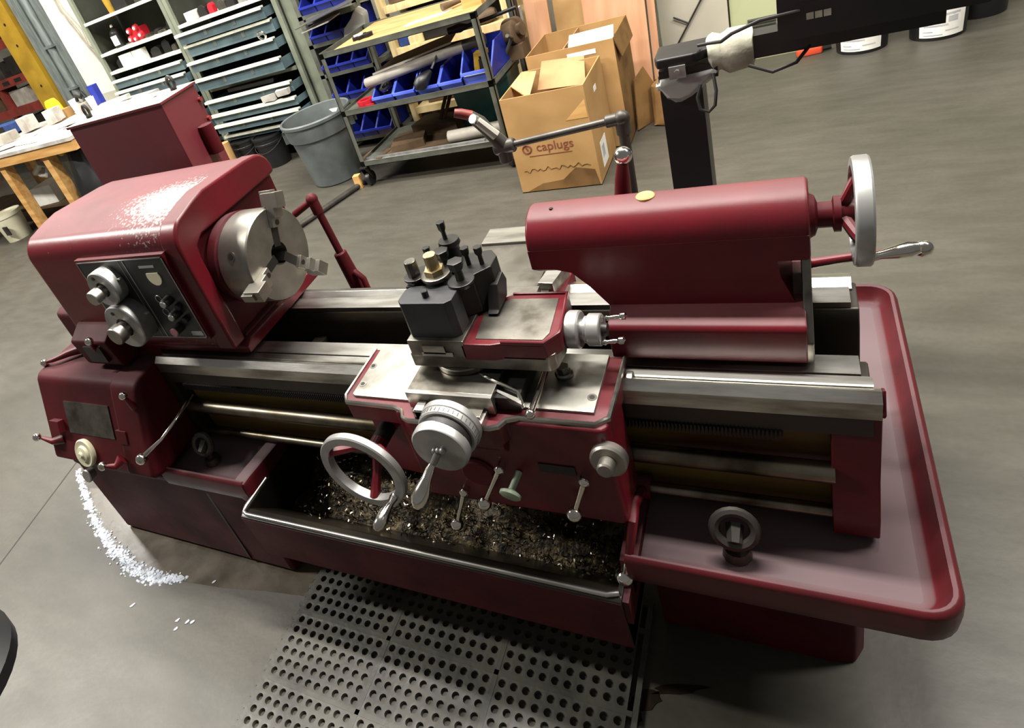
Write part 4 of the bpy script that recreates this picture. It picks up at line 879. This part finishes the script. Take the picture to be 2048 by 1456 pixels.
MB().hsweep([(-1.955, 4.045), (-1.535, 4.045), (-1.535, 4.322), (-1.955, 4.322)], [(-.006, .48), (.006, .48), (.006, .505), (-.006, .505)]).build('tote_rim', 'tealbin', tb)
obox('wood_offcut', 'wood', -2.70, 3.70, 0.0, .05, .05, .10, 10, 'small wood offcut on the floor at the left front cart castor', 'offcut')
tag(MB().tube([(-2.66, 3.80, .022), (-2.90, 3.15, .022), (-3.08, 2.67, .022)], .021, 12).build('floor_pipe', 'iron', origin=(-2.9, 3.2, 0)), 'long dark pipe lying on the floor from the cart towards the lathe', 'pipe')
tag(MB().sheet([(-3.0, 4.25, .003), (-2.55, 4.15, .003), (-2.5, 4.45, .003), (-2.95, 4.5, .003)], .006).build('cardboard_sheet', 'card', origin=(-2.8, 4.3, 0)), 'flat cardboard sheet on the floor behind the grey bin', 'cardboard')
tag(MB().sheet([(-2.6, 4.36, .010), (-2.35, 4.42, .010), (-2.45, 4.62, .010), (-2.66, 4.55, .010)], .004).build('paper_sheet', 'white', origin=(-2.5, 4.5, .01)), 'white sheet of paper on the floor under the cart', 'paper')

# --- grey waste bin -------------------------------------------------------
gc = thing('waste_bin', (-3.06, 3.98, 0), 'large round grey plastic waste bin between cabinet and cart', 'bin')
MB().rev((-3.06, 3.98, 0), (0, 0, 1), [(0, 0), (0, .195), (.01, .205), (.38, .245), (.395, .262), (.50, .272), (.51, .285), (.53, .287), (.54, .280), (.535, .268), (.40, .250), (.02, .19), (.02, 0)], 44, cap=False).build('bin_body', 'can', gc)
for a in (200, 20):
    mx = Matrix.Translation((-3.06, 3.98, 0)) @ Matrix.Rotation(math.radians(a), 4, 'Z')
    MB().box(.262, .292, -.055, .055, .455, .475, .004, mx=mx).box(.255, .292, -.055, -.043, .38, .475, .003, mx=mx).box(.255, .292, .043, .055, .38, .475, .003, mx=mx).build('side_handle', 'can', gc)
MB().box(-3.10, -2.98, 4.235, 4.238, .44, .47).build('inner_sticker', 'white', gc)
for (x, y, l) in ((-4.06, 4.50, 'black bucket at the foot of the drawer cabinet, right one'), (-4.38, 4.53, 'black bucket at the foot of the drawer cabinet, left one')):
    bucket(x, y, .125, .150, .30, l, math.radians(-90), False, bail='dark', group='black buckets under the drawer cabinet')
tag(MB().prism(arc(-4.40, 4.28, .05, 0, 330, 12), 'z', 0, .36).build('card_tube', 'card', origin=(-4.40, 4.28, 0)), 'brown card tube standing behind the red cabinet', 'tube')

# --- cartons ---------------------------------------------------------------
def carton(name, x0, x1, y0, y1, h, label, front='card', right='card'):
    t = thing(name, ((x0 + x1) / 2, (y0 + y1) / 2, 0), label, 'carton')
    p = .006
    bulge = lambda s_: s_
    MB().box(x0, x1, y0, y0 + p, 0, h).build('front_panel', front, t)
    MB().box(x0, x1, y1 - p, y1, 0, h).build('back_panel', 'card', t)
    MB().box(x0, x0 + p, y0 + p, y1 - p, 0, h).build('side_panel', 'card', t)
    MB().box(x1 - p, x1, y0 + p, y1 - p, 0, h).build('side_panel', right, t)
    MB().box(x0, x1, y0, y1, 0, .006).build('bottom_panel', 'cardin', t)
    return t
c1 = carton('cardboard_carton', -1.332, -.878, 3.31, 3.76, .575, 'open brown cardboard carton nearest the lathe with printed front')
MB().sheet([(-1.33, 3.75, .575), (-1.33, 3.52, .575), (-1.225, 3.47, .50), (-1.20, 3.62, .60)], .005).build('flap', 'cardin', c1)
MB().sheet([(-1.215, 3.62, .49), (-.955, 3.66, .46), (-.965, 3.78, .585), (-1.20, 3.76, .61)], .005).build('flap', 'cardin', c1)
MB().sheet([(-.88, 3.33, .572), (-.88, 3.74, .572), (-.905, 3.72, .46), (-.905, 3.35, .46)], .005).build('flap', 'card', c1)
Rf = Matrix.Rotation(PI / 2, 4, 'X')
text('caplugs', 'printed_name', 'print', .072, Matrix.Translation((-1.088, 3.3085, .272)) @ Rf, c1)
MB().ring((-1.245, 3.309, .270), (0, 1, 0), .024, .004, 24, 6).tube([(-1.25, 3.309, .285), (-1.24, 3.309, .262)], .004, 6).build('printed_logo', 'print', c1)
MB().box(-1.24, -1.0, 3.3085, 3.3095, .222, .226).build('printed_line', 'print', c1)
sq = MB().tube([(-1.29 + .0155 * i, 3.309, .138 + .010 * math.sin(i * 2.3) + .006 * math.sin(i * 5.1)) for i in range(25)], .0022, 5); sq.build('handwritten_note', 'carddk', c1)
MB().prism([(-1.30, .006), (-.885, .006), (-.90, .10), (-1.0, .125), (-1.08, .06), (-1.2, .05)], 'y', 3.3086, 3.3095).build('damp_stain', 'carddk', c1)
MB().prism([(-1.0, .40), (-.883, .40), (-.885, .50)], 'y', 3.3086, 3.3095).build('tape_patch', 'wood', c1)
MB().box(-.8785, -.877, 3.42, 3.56, .05, .20).build('side_label', 'white', c1)
MB().box(-.8775, -.8762, 3.44, 3.50, .10, .17).build('label_print', 'ink', c1)
MB().box(-.8785, -.877, 3.50, 3.56, .46, .49).build('side_sticker', 'white', c1)
c2 = carton('cardboard_carton', -1.30, -.80, 3.79, 4.24, .645, 'taller open cardboard carton behind the front carton', right='carddk')  # right panel and its flap in the darker card tone
MB().sheet([(-.80, 3.80, .645), (-.80, 4.24, .645), (-.775, 4.22, .52), (-.775, 3.84, .52)], .005).build('flap', 'carddk', c2)
MB().sheet([(-1.06, 3.83, .62), (-.80, 3.81, .63), (-.80, 3.86, .70), (-1.05, 3.88, .69)], .003).build('white_flap', 'white', c2)
MB().box(-1.06, -.90, 3.788, 3.7895, .585, .61).build('shipping_label', 'white', c2)
MB().box(-1.085, -1.08, 3.80, 4.23, .35, .64).build('divider', 'cardin', c2)
for (pts, l) in (([(-.70, 4.02), (-.585, 3.98), (-.52, 4.10), (-.60, 4.16), (-.70, 4.14)], 'crumpled brown cardboard on the floor right of the cartons'),):
    tag(MB().prism(pts, 'z', 0, .24, .02, 2, top=[(a + .01, b + .08) for a, b in pts]).build('crumpled_cardboard', 'carddk', origin=(-.63, 4.05, 0), jitter=.008), l, 'cardboard')
tag(MB().sheet([(-.785, 3.98, .01), (-.70, 4.12, .01), (-.70, 4.22, .20), (-.74, 4.16, .34), (-.78, 4.05, .30)], .008).build('bent_cardboard', 'carddk', origin=(-.73, 4.1, 0)), 'bent brown cardboard piece leaning on the rear carton side', 'cardboard')

# --- plywood boards leaning at the back ------------------------------------
BL = 'boards leaning on the back wall'
for (x0, x1, y, h, m, l) in ((-1.52, -1.36, 4.52, 1.5, 'plypink', 'pinkish board leaning at the back, narrow one left of the plywood'), (-1.345, -1.09, 4.60, 1.5, 'ply', 'yellowish plywood sheet leaning at the back between pinkish boards'), (-1.12, -.74, 4.46, 1.5, 'plypink', 'wide pinkish board leaning at the back behind the cartons'), (-.735, -.69, 4.50, 1.45, 'plypink', 'narrow timber strip standing right of the wide pinkish board'), (-1.09, -1.02, 4.55, 1.5, 'wood', 'narrow yellow timber standing between plywood and wide pinkish board')):
    o = MB().box(x0, x1, -.009, .009, 0, h, .001).build('leaning_board', m, local=True); o.location = (0, y, .002); o.rotation_euler = (math.radians(-10), 0, 0); tag(o, l, 'board', BL)
tag(MB().box(-1.60, -1.545, 4.55, 4.60, 0, 1.5, .002).build('black_upright', 'dark', origin=(-1.57, 4.57, 0)), 'black upright post between wooden shelf and leaning boards', 'post')
dp_ = thing('off_white_door', (-.52, 4.93, 0), 'off-white door panel standing at the back behind the black column', 'door')
MB().box(-.78, -.31, 4.90, 4.95, 0, 1.9, .004).build('door_leaf', 'greydoor', dp_)
MB().box(-.80, -.72, 4.87, 4.90, 0, 1.9, .004).build('door_stile', 'cabg', dp_)
MB().tube([(-.62, 4.885, .22), (-.36, 4.885, .62)], .006, 6).build('diagonal_rod', 'iron', dp_)
MB().tube([(-.63, 4.885, .40), (-.54, 4.885, .34)], .006, 6).build('latch_rod', 'dark', dp_)
gcab = thing('green_cabinet', (-.13, 5.05, 0), 'pale green electrical cabinet with louvres at the top edge', 'cabinet')
MB().box(-.30, .14, 4.92, 5.2, 0, 1.6, .006).build('cabinet_body', 'greencab', gcab)
for k in range(5): MB().prism([(4.92, .175 + k * .02), (4.905, .18 + k * .02), (4.92, .188 + k * .02)], 'x', -.205, -.045, .001).build('louvre', 'cabin', gcab)

# --- rack of blue bins left of the cart ----------------------------------------
rk_ = thing('bin_rack', (-2.95, 4.70, 0), 'grey steel rack holding blue bins between drawer cabinet and cart', 'rack')
for x in (-3.235, -2.715):
    for y in (4.52, 4.86): MB().box(x - .022, x + .022, y - .02, y + .02, 0, 1.7, .002).build('post', 'frame', rk_)
for z in (.10, .44, .68, .93, 1.16, 1.40): MB().box(-3.255, -2.695, 4.50, 4.88, z - .03, z, .002).build('rack_shelf', 'frame', rk_)
rb = bin_mesh(.142, .32, .16, 'blueshade', 'blue'); G2 = 'blue bins on the steel rack'  # rack bins and lips take darker blues for the shelves' shade
rows = {0: ('bottom', .10), 1: ('second', .44), 2: ('third', .68), 3: ('fourth', .93), 4: ('top', 1.16)}
first = True
for r_ in range(5):
    for c_ in range(3):
        o = rb if first else copytree(rb); first = False
        o.location = (-3.125 + c_ * .148, 4.66, rows[r_][1])
        tag(o, '%s blue bin on the %s shelf of the steel rack' % (('left', 'middle', 'right')[c_], rows[r_][0]), 'bin', G2)
MBs = MB().box(-3.0, -2.93, 4.4655, 4.4675, .715, .735)
tag(MB().prism([(-2.84, .94), (-2.62, .96), (-2.60, 1.06), (-2.66, 1.12), (-2.72, 1.05), (-2.80, 1.0)], 'y', 4.38, 4.46, .012, 2).build('clear_sack', 'bag', origin=(-2.7, 4.42, .94), jitter=.006), 'crumpled clear plastic bag hanging at the right of the blue bin rack', 'bag')
MBs.bm.free()
tag(MB().sheet([(-3.10, 4.2, 1.115), (-2.55, 4.16, 1.185), (-2.54, 4.40, 1.20), (-3.08, 4.40, 1.13)], .006).build('sheet_metal', 'steel', origin=(-2.8, 4.3, 1.13)), 'bright thin metal sheet sticking out by the blue bins, upper one', 'sheet')
tag(MB().sheet([(-3.07, 4.22, 1.075), (-2.80, 4.2, 1.10), (-2.80, 4.40, 1.11), (-3.06, 4.40, 1.085)], .008).build('card_strip', 'paper2', origin=(-2.95, 4.3, 1.08)), 'grey strip below the bright metal sheet by the blue bins', 'strip')
MB().box(-3.12, -2.70, 4.40, 4.50, 1.10, 1.14, .003).build('outrigger', 'frame', rk_)

# --- pale wooden shelving behind the cart -------------------------------------------
ws = thing('wooden_shelving', (-2.15, 4.9, 0), 'pale pine shelving behind the cart', 'shelving')
for x in (-2.66, -1.70): MB().box(x, x + .06, 4.70, 4.75, 0, 1.7, .002).box(x, x + .06, 5.05, 5.10, 0, 1.7, .002).build('upright', 'woodpale', ws)
for z in (.20, .695, 1.02, 1.30): MB().box(-2.60, -1.70, 4.69, 5.10, z - .03, z, .002).box(-2.60, -1.70, 4.685, 4.70, z - .05, z + .004).build('shelf', 'woodpale', ws)
MB().box(-2.60, -1.70, 5.08, 5.10, .2, 1.5).build('back_panel', 'cabin', ws)
obox('blue_rag', 'bluecl', -2.50, 4.78, .70, .16, .12, .075, 10, 'blue rag bundle on the pine shelf behind the cart', 'rag', bev=.02)
obox('dark_box', 'dark', -2.15, 4.85, .70, .45, .25, .16, 0, 'long dark box on the pine shelf behind the cart', 'box')
obox('small_pine_tray', 'woodpale', -2.42, 4.74, .70, .12, .08, .06, 6, 'little pine tray end on the shelf behind the cart', 'tray')
tag(MB().rev((-1.96, 4.76, .735), (1, .1, .12), [(0, .008), (.05, .045), (.12, .055), (.17, .045), (.19, .03), (.19, 0)], 18, cap=False).build('scoop', 'brown', origin=(-1.9, 4.76, .70)), 'brown scoop with handle on the pine shelf behind the cart', 'scoop')
obox('white_carton', 'white', -1.62, 4.72, .66, .09, .06, .10, 0, 'small white box right of the cart top corner', 'box')
obox('dark_crate', 'brown', -2.25, 4.88, 1.025, .62, .3, .16, 0, 'long brown crate on the upper pine shelf', 'crate')
obox('dark_crate', 'brown', -2.15, 4.90, .205, .7, .3, .30, 0, 'brown crate on the lowest pine shelf behind the cart', 'crate')

# --- steel cabinets along the back --------------------------------------------------
CYF = 4.55
lc = thing('shelf_cabinet', (-5.18, 4.8, 0), 'grey-green steel cabinet with open shelves over drawers, left unit', 'cabinet')
mcab = thing('drawer_cabinet', (-4.02, 4.8, 0), 'grey-green steel cabinet with a tall stack of blue-grey drawers', 'cabinet')
def carcass(t, xa, xb, zt):
    for x in (xa, xb - .045): MB().box(x, x + .045, CYF, CYF + .03, .30, zt, .002).build('front_post', 'cabg', t)
    for x in (xa + .002, xb - .008): MB().box(x, x + .006, CYF + .03, 5.0, .0, zt).build('side_panel', 'cabin', t)
    MB().box(xa, xb, 4.99, 5.0, .0, zt).build('back_panel', 'cabin', t)
    MB().box(xa + .05, xb - .05, CYF + .1, 4.99, .28, .32).build('bottom_panel', 'cabin', t)
carcass(lc, -5.74, -4.605, 2.1); carcass(mcab, -4.600, -3.435, 2.1)
MB().box(-3.43, -3.27, 4.60, 4.99, 0, 2.1, .003).build('end_column', 'cabg', mcab)
def shelf(t, xa, xb, z, m='lip'): MB().box(xa, xb, CYF + .004, 4.99, z - .028, z, .002).build('shelf', m, t)
for z in (1.69, 1.385, 1.205): shelf(lc, -5.695, -4.65, z)
shelf(mcab, -4.555, -3.48, 1.395)
def drawer(t, xa, xb, z, h, out, dirty=False, tabs=2):
    y = CYF - out
    d = MB().box(xa, xb, y, y + .012, z - h, z - .012, .002).box(xa, xa + .006, y + .01, 4.95, z - h, z - .02).box(xb - .006, xb, y + .01, 4.95, z - h, z - .02).box(xa, xb, y + .01, 4.95, z - h, z - h + .006).build('drawer', 'teal', t)
    MB().prism([(y - .035, z - .024), (y - .033, z - .002), (y + .012, z), (y + .012, z - .014), (y - .026, z - .014), (y - .026, z - .024)], 'x', xa - .004, xb + .004, .001).build('drawer_lip', 'lip', d)
    for k in range(tabs):
        x = xa + (xb - xa) * (k + 1) / (tabs + 1)
        MB().box(x - .018, x + .018, y - .003, y, z - h * .75, z - h * .32, .001).build('label_tab', 'white' if dirty else 'gpost', d)
for (z, h, out) in ((1.125, .09, .02), (1.02, .10, .05), (.90, .10, .03), (.78, .10, .02), (.66, .1, .03), (.54, .1, .02)): drawer(lc, -5.675, -4.68, z, h, out)
for (z, h, out) in ((1.335, .10, .07), (1.225, .11, .02), (1.085, .10, .08), (.93, .115, .10), (.72, .095, .09), (.59, .08, .11), (.49, .085, .12), (.365, .06, .05)): drawer(mcab, -4.545, -3.53, z, h, out, tabs=2)
MB().box(-4.54, -3.50, CYF + .01, CYF + .05, .77, .80).build('rail', 'cabg', mcab)
tag(MB().ring((-3.63, 4.46, 1.12), (0, 1, .3), .035, .009, 24, 8).build('metal_ring', 'chrome', origin=(-3.63, 4.46, 1.08)), 'bright metal ring resting on an upper blue-grey drawer edge', 'ring')
for (x, z, l) in ((-3.80, .60, 'left crumpled plastic bag on a lower blue-grey drawer'), (-3.62, .62, 'right crumpled plastic bag on a lower blue-grey drawer')):
    o = MB().box(-.07, .07, -.02, .02, 0, .05, .015, 3).build('plastic_wrap', 'paper2', local=True, jitter=.008); o.location = (x, 4.42, z); tag(o, l, 'bag', 'wraps on the drawers')
tag(MB().box(-4.30, -3.75, 4.52, 4.70, .735, .765, .008).build('drawer_tools', 'dark', origin=(-4.0, 4.6, .735), jitter=.012), 'dark jumble of tools inside the half-open middle drawer', 'tools', kind='stuff')

# items on the shelves
bt = thing('bottle', (-5.50, 4.68, 1.386), 'black bottle with white label on the middle cabinet shelf', 'bottle')
MB().rev((-5.50, 4.68, 1.386), (0, 0, 1), [(0, .05), (.13, .055), (.155, .045), (.175, .018), (.19, .018), (.19, 0)], 20, cap=False).build('bottle_body', 'blackpl', bt)
MB().cyl((-5.50, 4.68, 1.576), (-5.50, 4.68, 1.60), .016, .010, 12).build('cap', 'white', bt)
b = MB(); g = []
for i in range(9):
    a = math.radians(-120 + 10 * i); g.append([b.bm.verts.new((-5.50 + .0565 * math.cos(a), 4.68 + .0565 * math.sin(a), z)) for z in (1.41, 1.50)])
for i in range(8): b.bm.faces.new((g[i][0], g[i + 1][0], g[i + 1][1], g[i][1]))
b.build('bottle_label', 'white', bt)
rp = thing('red_casting', (-5.21, 4.70, 1.386), 'red cast part with several knobs on the middle cabinet shelf', 'casting')
rb_ = MB().box(-5.30, -5.13, 4.66, 4.76, 1.386, 1.50, .02, 3)
rb_.build('casting_body', 'redpl', rp)
for (x, z, r) in ((-5.29, 1.42, .035), (-5.22, 1.41, .03), (-5.14, 1.43, .034), (-5.27, 1.49, .032), (-5.17, 1.50, .034)):
    k = MB().cyl((x, 4.67, z), (x, 4.63, z), r, r * .8, 14, .004).build('casting_port', 'redpl', rp)
    MB().cyl((x, 4.632, z), (x, 4.626, z), r * .45, n=12).build('port_plug', 'white', k)
pk = thing('paper_packets', (-5.30, 4.62, 1.206), 'pair of white paper packets on the lower cabinet shelf', 'packets')
for (x, rz) in ((-5.42, 6), (-5.24, -8)):
    o = MB().box(-.085, .085, -.03, .03, 0, .115, .012, 2).build('packet', 'white', pk, local=True); o.location = (x + 5.30, 0.0, 0); o.rotation_euler = (0, 0, math.radians(rz))
yb = thing('yellow_bottle', (-5.40, 4.70, 1.69), 'yellow bottle on the upper cabinet shelf', 'bottle')
MB().rev((-5.40, 4.70, 1.69), (0, 0, 1), [(0, .035), (.10, .045), (.22, .05), (.25, .02), (.27, 0)], 18, cap=False).build('bottle_body', 'yellow', yb)
obox('dark_tool', 'dark', -5.22, 4.70, 1.69, .16, .12, .12, 10, 'dark rounded tool beside the yellow bottle on the upper shelf', 'tool', bev=.03)
k_ = 0
PARTS = 'small dark parts on the cabinet shelves'
spec = [(-5.02, 4.64, 1.386, .08, .05, .03, 'oily', 'flat metal part right of the red casting'), (-4.93, 4.68, 1.386, .07, .06, .045, 'dark', 'second dark part right of the red casting'), (-4.84, 4.64, 1.386, .10, .04, .025, 'oily', 'flat bar on the middle cabinet shelf near its right post'), (-4.76, 4.70, 1.386, .07, .07, .085, 'black', 'dark block at the right end of the middle cabinet shelf'),
        (-5.03, 4.66, 1.206, .12, .10, .09, 'dark', 'dark block right of the white packets'), (-4.90, 4.68, 1.206, .10, .08, .12, 'black', 'taller black block on the lower cabinet shelf'), (-4.77, 4.64, 1.206, .08, .06, .06, 'iron', 'grey part at the right end of the lower cabinet shelf'), (-5.58, 4.68, 1.206, .10, .10, .09, 'dark', 'dark lump at the left end of the lower cabinet shelf'),
        (-4.40, 4.62, 1.396, .11, .08, .075, 'white', 'white box on the shelf above the blue-grey drawers'), (-4.28, 4.66, 1.396, .10, .08, .09, 'dark', 'dark pack beside the white box above the drawers'), (-4.16, 4.63, 1.396, .06, .05, .085, 'redpl', 'small red pack on the shelf above the drawers'), (-4.05, 4.66, 1.396, .10, .07, .08, 'iron', 'grey part right of the red pack above the drawers'), (-3.93, 4.64, 1.396, .10, .07, .06, 'dark', 'dark part fourth along the shelf above the drawers'), (-3.82, 4.66, 1.396, .09, .06, .08, 'alu', 'bright metal part on the shelf above the drawers'), (-3.70, 4.64, 1.396, .12, .06, .05, 'black', 'black part at the right end of the shelf above the drawers')]
for (x, y, z, sx, sy, sz, m, l) in spec:
    o = MB().prism([(-sx / 2, 0), (sx / 2, 0), (sx / 2, sz * .7), (sx * .2, sz), (-sx * .3, sz * .9), (-sx / 2, sz * .6)] if m != 'white' else [(-sx / 2, 0), (sx / 2, 0), (sx / 2, sz), (-sx / 2, sz)], 'y', -sy / 2, sy / 2, .004).build('shelf_part' if m != 'white' else 'small_box', m, local=True)
    o.location = (x, y, z + .0005); o.rotation_euler = (0, 0, random.uniform(-.2, .2)); tag(o, l, 'part' if m != 'white' else 'box', PARTS if m != 'white' else None)

# --- workbench ------------------------------------------------------------------------
wb = thing('workbench', (-6.5, 3.85, 0), 'pine workbench littered with papers at the left edge', 'workbench')
MB().box(-8.6, -5.04, 3.33, 4.45, .925, .955, .003).build('bench_top', 'paper2', wb)
MB().box(-8.6, -5.05, 3.345, 3.385, .835, .925, .002).build('front_rail', 'wood', wb)
MB().box(-5.09, -5.05, 3.385, 4.43, .835, .925, .002).build('side_rail', 'wood', wb)
for (x, y) in ((-6.33, 3.40), (-5.60, 3.40), (-5.12, 4.38), (-7.6, 3.40), (-7.6, 4.38)): MB().box(x - .045, x + .045, y - .02, y + .07, 0, .925, .002).build('leg', 'wood', wb)
MB().box(-8.6, -5.1, 3.78, 4.4, .20, .225, .002).build('lower_shelf', 'brown', wb)
PP = 'papers on the workbench'
for i, (x, y, sx, sy, rz, m, l) in enumerate(((-5.45, 3.56, .42, .26, 12, 'white', 'white paper at the right end of the workbench'), (-5.85, 3.62, .5, .3, -8, 'white', 'white paper near the front of the workbench, second from right'), (-6.3, 3.60, .45, .3, 20, 'paper2', 'greyish paper in the middle of the workbench'), (-5.55, 3.92, .5, .25, 25, 'paper2', 'greyish paper behind the right-hand papers on the bench'), (-6.75, 3.58, .4, .3, 5, 'white', 'white paper at the left of the workbench'))):
    o = MB().box(-sx / 2, sx / 2, -sy / 2, sy / 2, 0, .004).build('paper_sheet', m, local=True); o.location = (x, y, .9555 + i * .0045); o.rotation_euler = (0, 0, math.radians(rz)); tag(o, l, 'paper', PP)
for (x, y, sx, sy, sz, rz, m, n_, l, c) in ((-5.42, 4.22, .30, .10, .03, 30, 'lip', 'steel_rule', 'pale metal bar at the back right of the workbench', 'bar'), (-6.25, 4.12, .14, .12, .13, 10, 'paper2', 'crumpled_rag', 'grey crumpled rag on the workbench, the right one', 'rag'), (-6.62, 4.05, .20, .12, .14, -10, 'paper2', 'crumpled_rag', 'grey crumpled rag on the workbench, the middle one', 'rag'), (-6.55, 3.72, .22, .12, .09, 15, 'tube', 'metal_housing', 'grey metal housing on papers on the workbench', 'housing'), (-7.0, 3.85, .22, .18, .12, 5, 'dark', 'dark_casting', 'dark casting at the left of the workbench', 'casting'), (-7.25, 4.2, .5, .25, .10, 8, 'bluecl', 'dark_blue_tray', 'dark blue tray at the back of the workbench', 'tray'), (-6.95, 3.55, .20, .16, .09, -5, 'white', 'white_cup', 'white box at the front left of the workbench', 'box')):
    o = obox(n_, m, x, y, .975, sx, sy, sz, rz, l, c, bev=.012)
for (x, h, l) in ((-6.07, .15, 'left white tub on the workbench by the wall'), (-5.80, .13, 'right white tub on the workbench by the wall')):
    t = thing('white_tub', (x, 4.30, .955), l, 'tub', 'white tubs on the workbench')
    MB().rev((x, 4.30, .955), (0, 0, 1), [(0, .055), (h * .95, .068), (h, .068), (h, .06), (.01, .05), (.01, 0)], 22, cap=False).build('tub_body', 'white', t)
tag(MB().box(-5.97, -5.88, 4.22, 4.36, .956, 1.05, .02).build('grey_jar', 'tube', origin=(-5.93, 4.3, .956)), 'grey jar between the two white tubs on the workbench', 'jar')
bs = thing('blue_spray', (-5.72, 4.30, 1.0), 'blue bottle standing in the right white tub', 'bottle')
MB().box(-5.765, -5.675, 4.27, 4.33, .968, 1.18, .010).build('bottle_body', 'blue', bs)
tag(MB().tube([(-6.0, 4.27, 1.08), (-5.97, 4.26, 1.13), (-5.92, 4.27, 1.10), (-5.88, 4.28, 1.14), (-5.86, 4.28, 1.09)], .018, 8).build('black_gadget', 'dark', origin=(-5.93, 4.27, 1.08)), 'black gadget lying on the jar between the white tubs', 'gadget')
tag(MB().prism([(-6.52, .956), (-6.36, .956), (-6.40, 1.12), (-6.44, 1.17), (-6.50, 1.17), (-6.53, 1.12)], 'y', 4.26, 4.36, .015, 2).build('yellow_jug', 'yellow2', origin=(-6.45, 4.3, .956)), 'bright yellow jug on the workbench by the yellow post', 'jug')
obox('small_carton', 'card', -6.28, 4.28, .956, .10, .10, .09, 5, 'small brown carton right of the yellow jug', 'box')
# under the bench
BX = thing('cream_bucket', (-7.17, 3.58, 0), 'cream plastic bucket on the floor under the workbench', 'bucket')
MB().rev((-7.17, 3.58, 0), (0, 0, 1), [(0, .13), (.26, .152), (.27, .162), (.31, .162), (.31, .15), (.29, .14), (.29, 0)], 30, cap=False).build('bucket_body', 'cream', BX)
MB().box(-7.10, -7.02, 3.425, 3.44, .10, .20, .002).build('bucket_sticker', 'iron', BX)
obox('white_package', 'white', -6.75, 3.97, .226, .30, .3, .20, 10, 'white package on the lower bench shelf', 'package', bev=.03)
obox('grey_machine', 'gpost', -6.0, 3.95, .226, .30, .35, .42, 0, 'grey-green machine housing under the workbench', 'machine', bev=.03)
obox('pale_carton', 'paper2', -5.70, 3.91, .226, .22, .2, .25, 12, 'pale box right of the grey machine under the workbench', 'box')
tag(MB().tube([(-6.15, 3.55, .66), (-6.0, 3.55, .74), (-5.9, 3.55, .70), (-5.98, 3.55, .62), (-6.1, 3.56, .64)], .03, 8).build('white_hose', 'paper2', origin=(-6.0, 3.55, .64)), 'coiled pale hose on top of the grey machine under the bench', 'hose')
obox('bench_rag', 'white', -5.75, 3.46, .0, .35, .12, .04, -12, 'pale rag on the floor below the workbench', 'rag', bev=.015)
bg_ = thing('black_sack', (-5.35, 3.55, 0), 'black plastic sack hanging under the workbench behind the red cabinet', 'sack')
MB().rev((-5.38, 3.55, .0), (0, 0, 1), [(0, .10), (.10, .17), (.30, .19), (.50, .16), (.68, .12), (.78, .09), (.80, 0)], 16, cap=False).build('sack_body', 'blackpl', bg_, jitter=.018)
tag(MB().ball((-5.55, 3.52, .80), .03).build('yellow_ball', 'yellow2', origin=(-5.55, 3.52, .77)), 'small yellow ball under the bench rail by the black sack', 'ball')

# --- yellow column, grey conduit post and red rack --------------------------------------
yc = thing('yellow_column', (-7.60, 5.2, 0), 'yellow painted steel column at the upper left corner', 'column')
MB().box(-7.92, -7.55, 5.15, 5.20, 0, 3.2, .003).box(-7.575, -7.55, 5.20, 5.4, 0, 3.2, .003).build('column_flange', 'yellow', yc)
for z in (2.0, 1.25, 1.75): MB().cyl((-7.72, 5.151, z), (-7.72, 5.148, z), .018, n=12).build('bolt_hole', 'dark', yc)
gp = thing('grey_post', (-7.25, 5.2, 0), 'grey galvanised post between yellow column and white wall', 'post')
MB().box(-7.50, -7.32, 5.18, 5.22, 0, 3.2, .004).build('post_flange', 'gpost', gp); MB().cyl((-7.22, 5.2, 0), (-7.22, 5.2, 3.2), .055, n=18).build('conduit', 'gpost', gp); MB().box(-7.15, -6.98, 5.2, 5.3, 0, 3.2, .004).build('post_web', 'gpost', gp)
for z in (1.1, 1.6): MB().box(-7.30, -7.13, 5.14, 5.20, z, z + .03, .003).build('conduit_strap', 'gpost', gp)
rr = thing('red_rack', (-9.5, 6.0, 0), 'red steel pallet rack full of dark goods behind the yellow column', 'rack')
for x in (-11.2, -9.6, -8.3): MB().box(x - .05, x + .05, 5.75, 5.83, 0, 3.0, .003).build('rack_post', 'redrack', rr)
for z in (.55, .98, 1.38, 1.85): MB().box(-11.2, -8.2, 5.73, 5.78, z - .06, z + .06, .003).box(-11.2, -8.2, 5.78, 6.6, z + .03, z + .055).build('rack_beam', 'redrack', rr)
for z in (1.38,):
    for x in (-9.3, -9.0): MB().box(x - .08, x + .08, 5.725, 5.731, z - .025, z + .025).build('beam_slot', 'dark', rr)
for i, (x, z, sx, sz, m, n_, l, c) in enumerate(((-8.9, 1.437, .5, .25, 'dark', 'dark_crate', 'dark crate on the red rack, upper right', 'crate'), (-9.6, 1.437, .5, .22, 'iron', 'grey_crate', 'grey crate on the red rack, upper middle', 'crate'), (-8.75, 1.037, .34, .2, 'white', 'white_box', 'white box on the red rack behind the bench', 'box'), (-9.25, 1.037, .5, .22, 'tube', 'grey_carton', 'grey carton on the red rack behind the bench', 'carton'), (-9.2, 1.907, .6, .3, 'dark', 'dark_crate', 'dark crate on the topmost red rack shelf', 'crate'), (-10.1, 1.037, .5, .28, 'brown', 'brown_carton', 'brown carton on the left of the red rack', 'carton'), (-9.0, .607, .6, .26, 'dark', 'dark_crate', 'dark crate low on the red rack', 'crate'))):
    obox(n_, m, x, 6.0, z, sx, .4, sz, random.uniform(-6, 6), l, c)
bpy.context.view_layer.update()
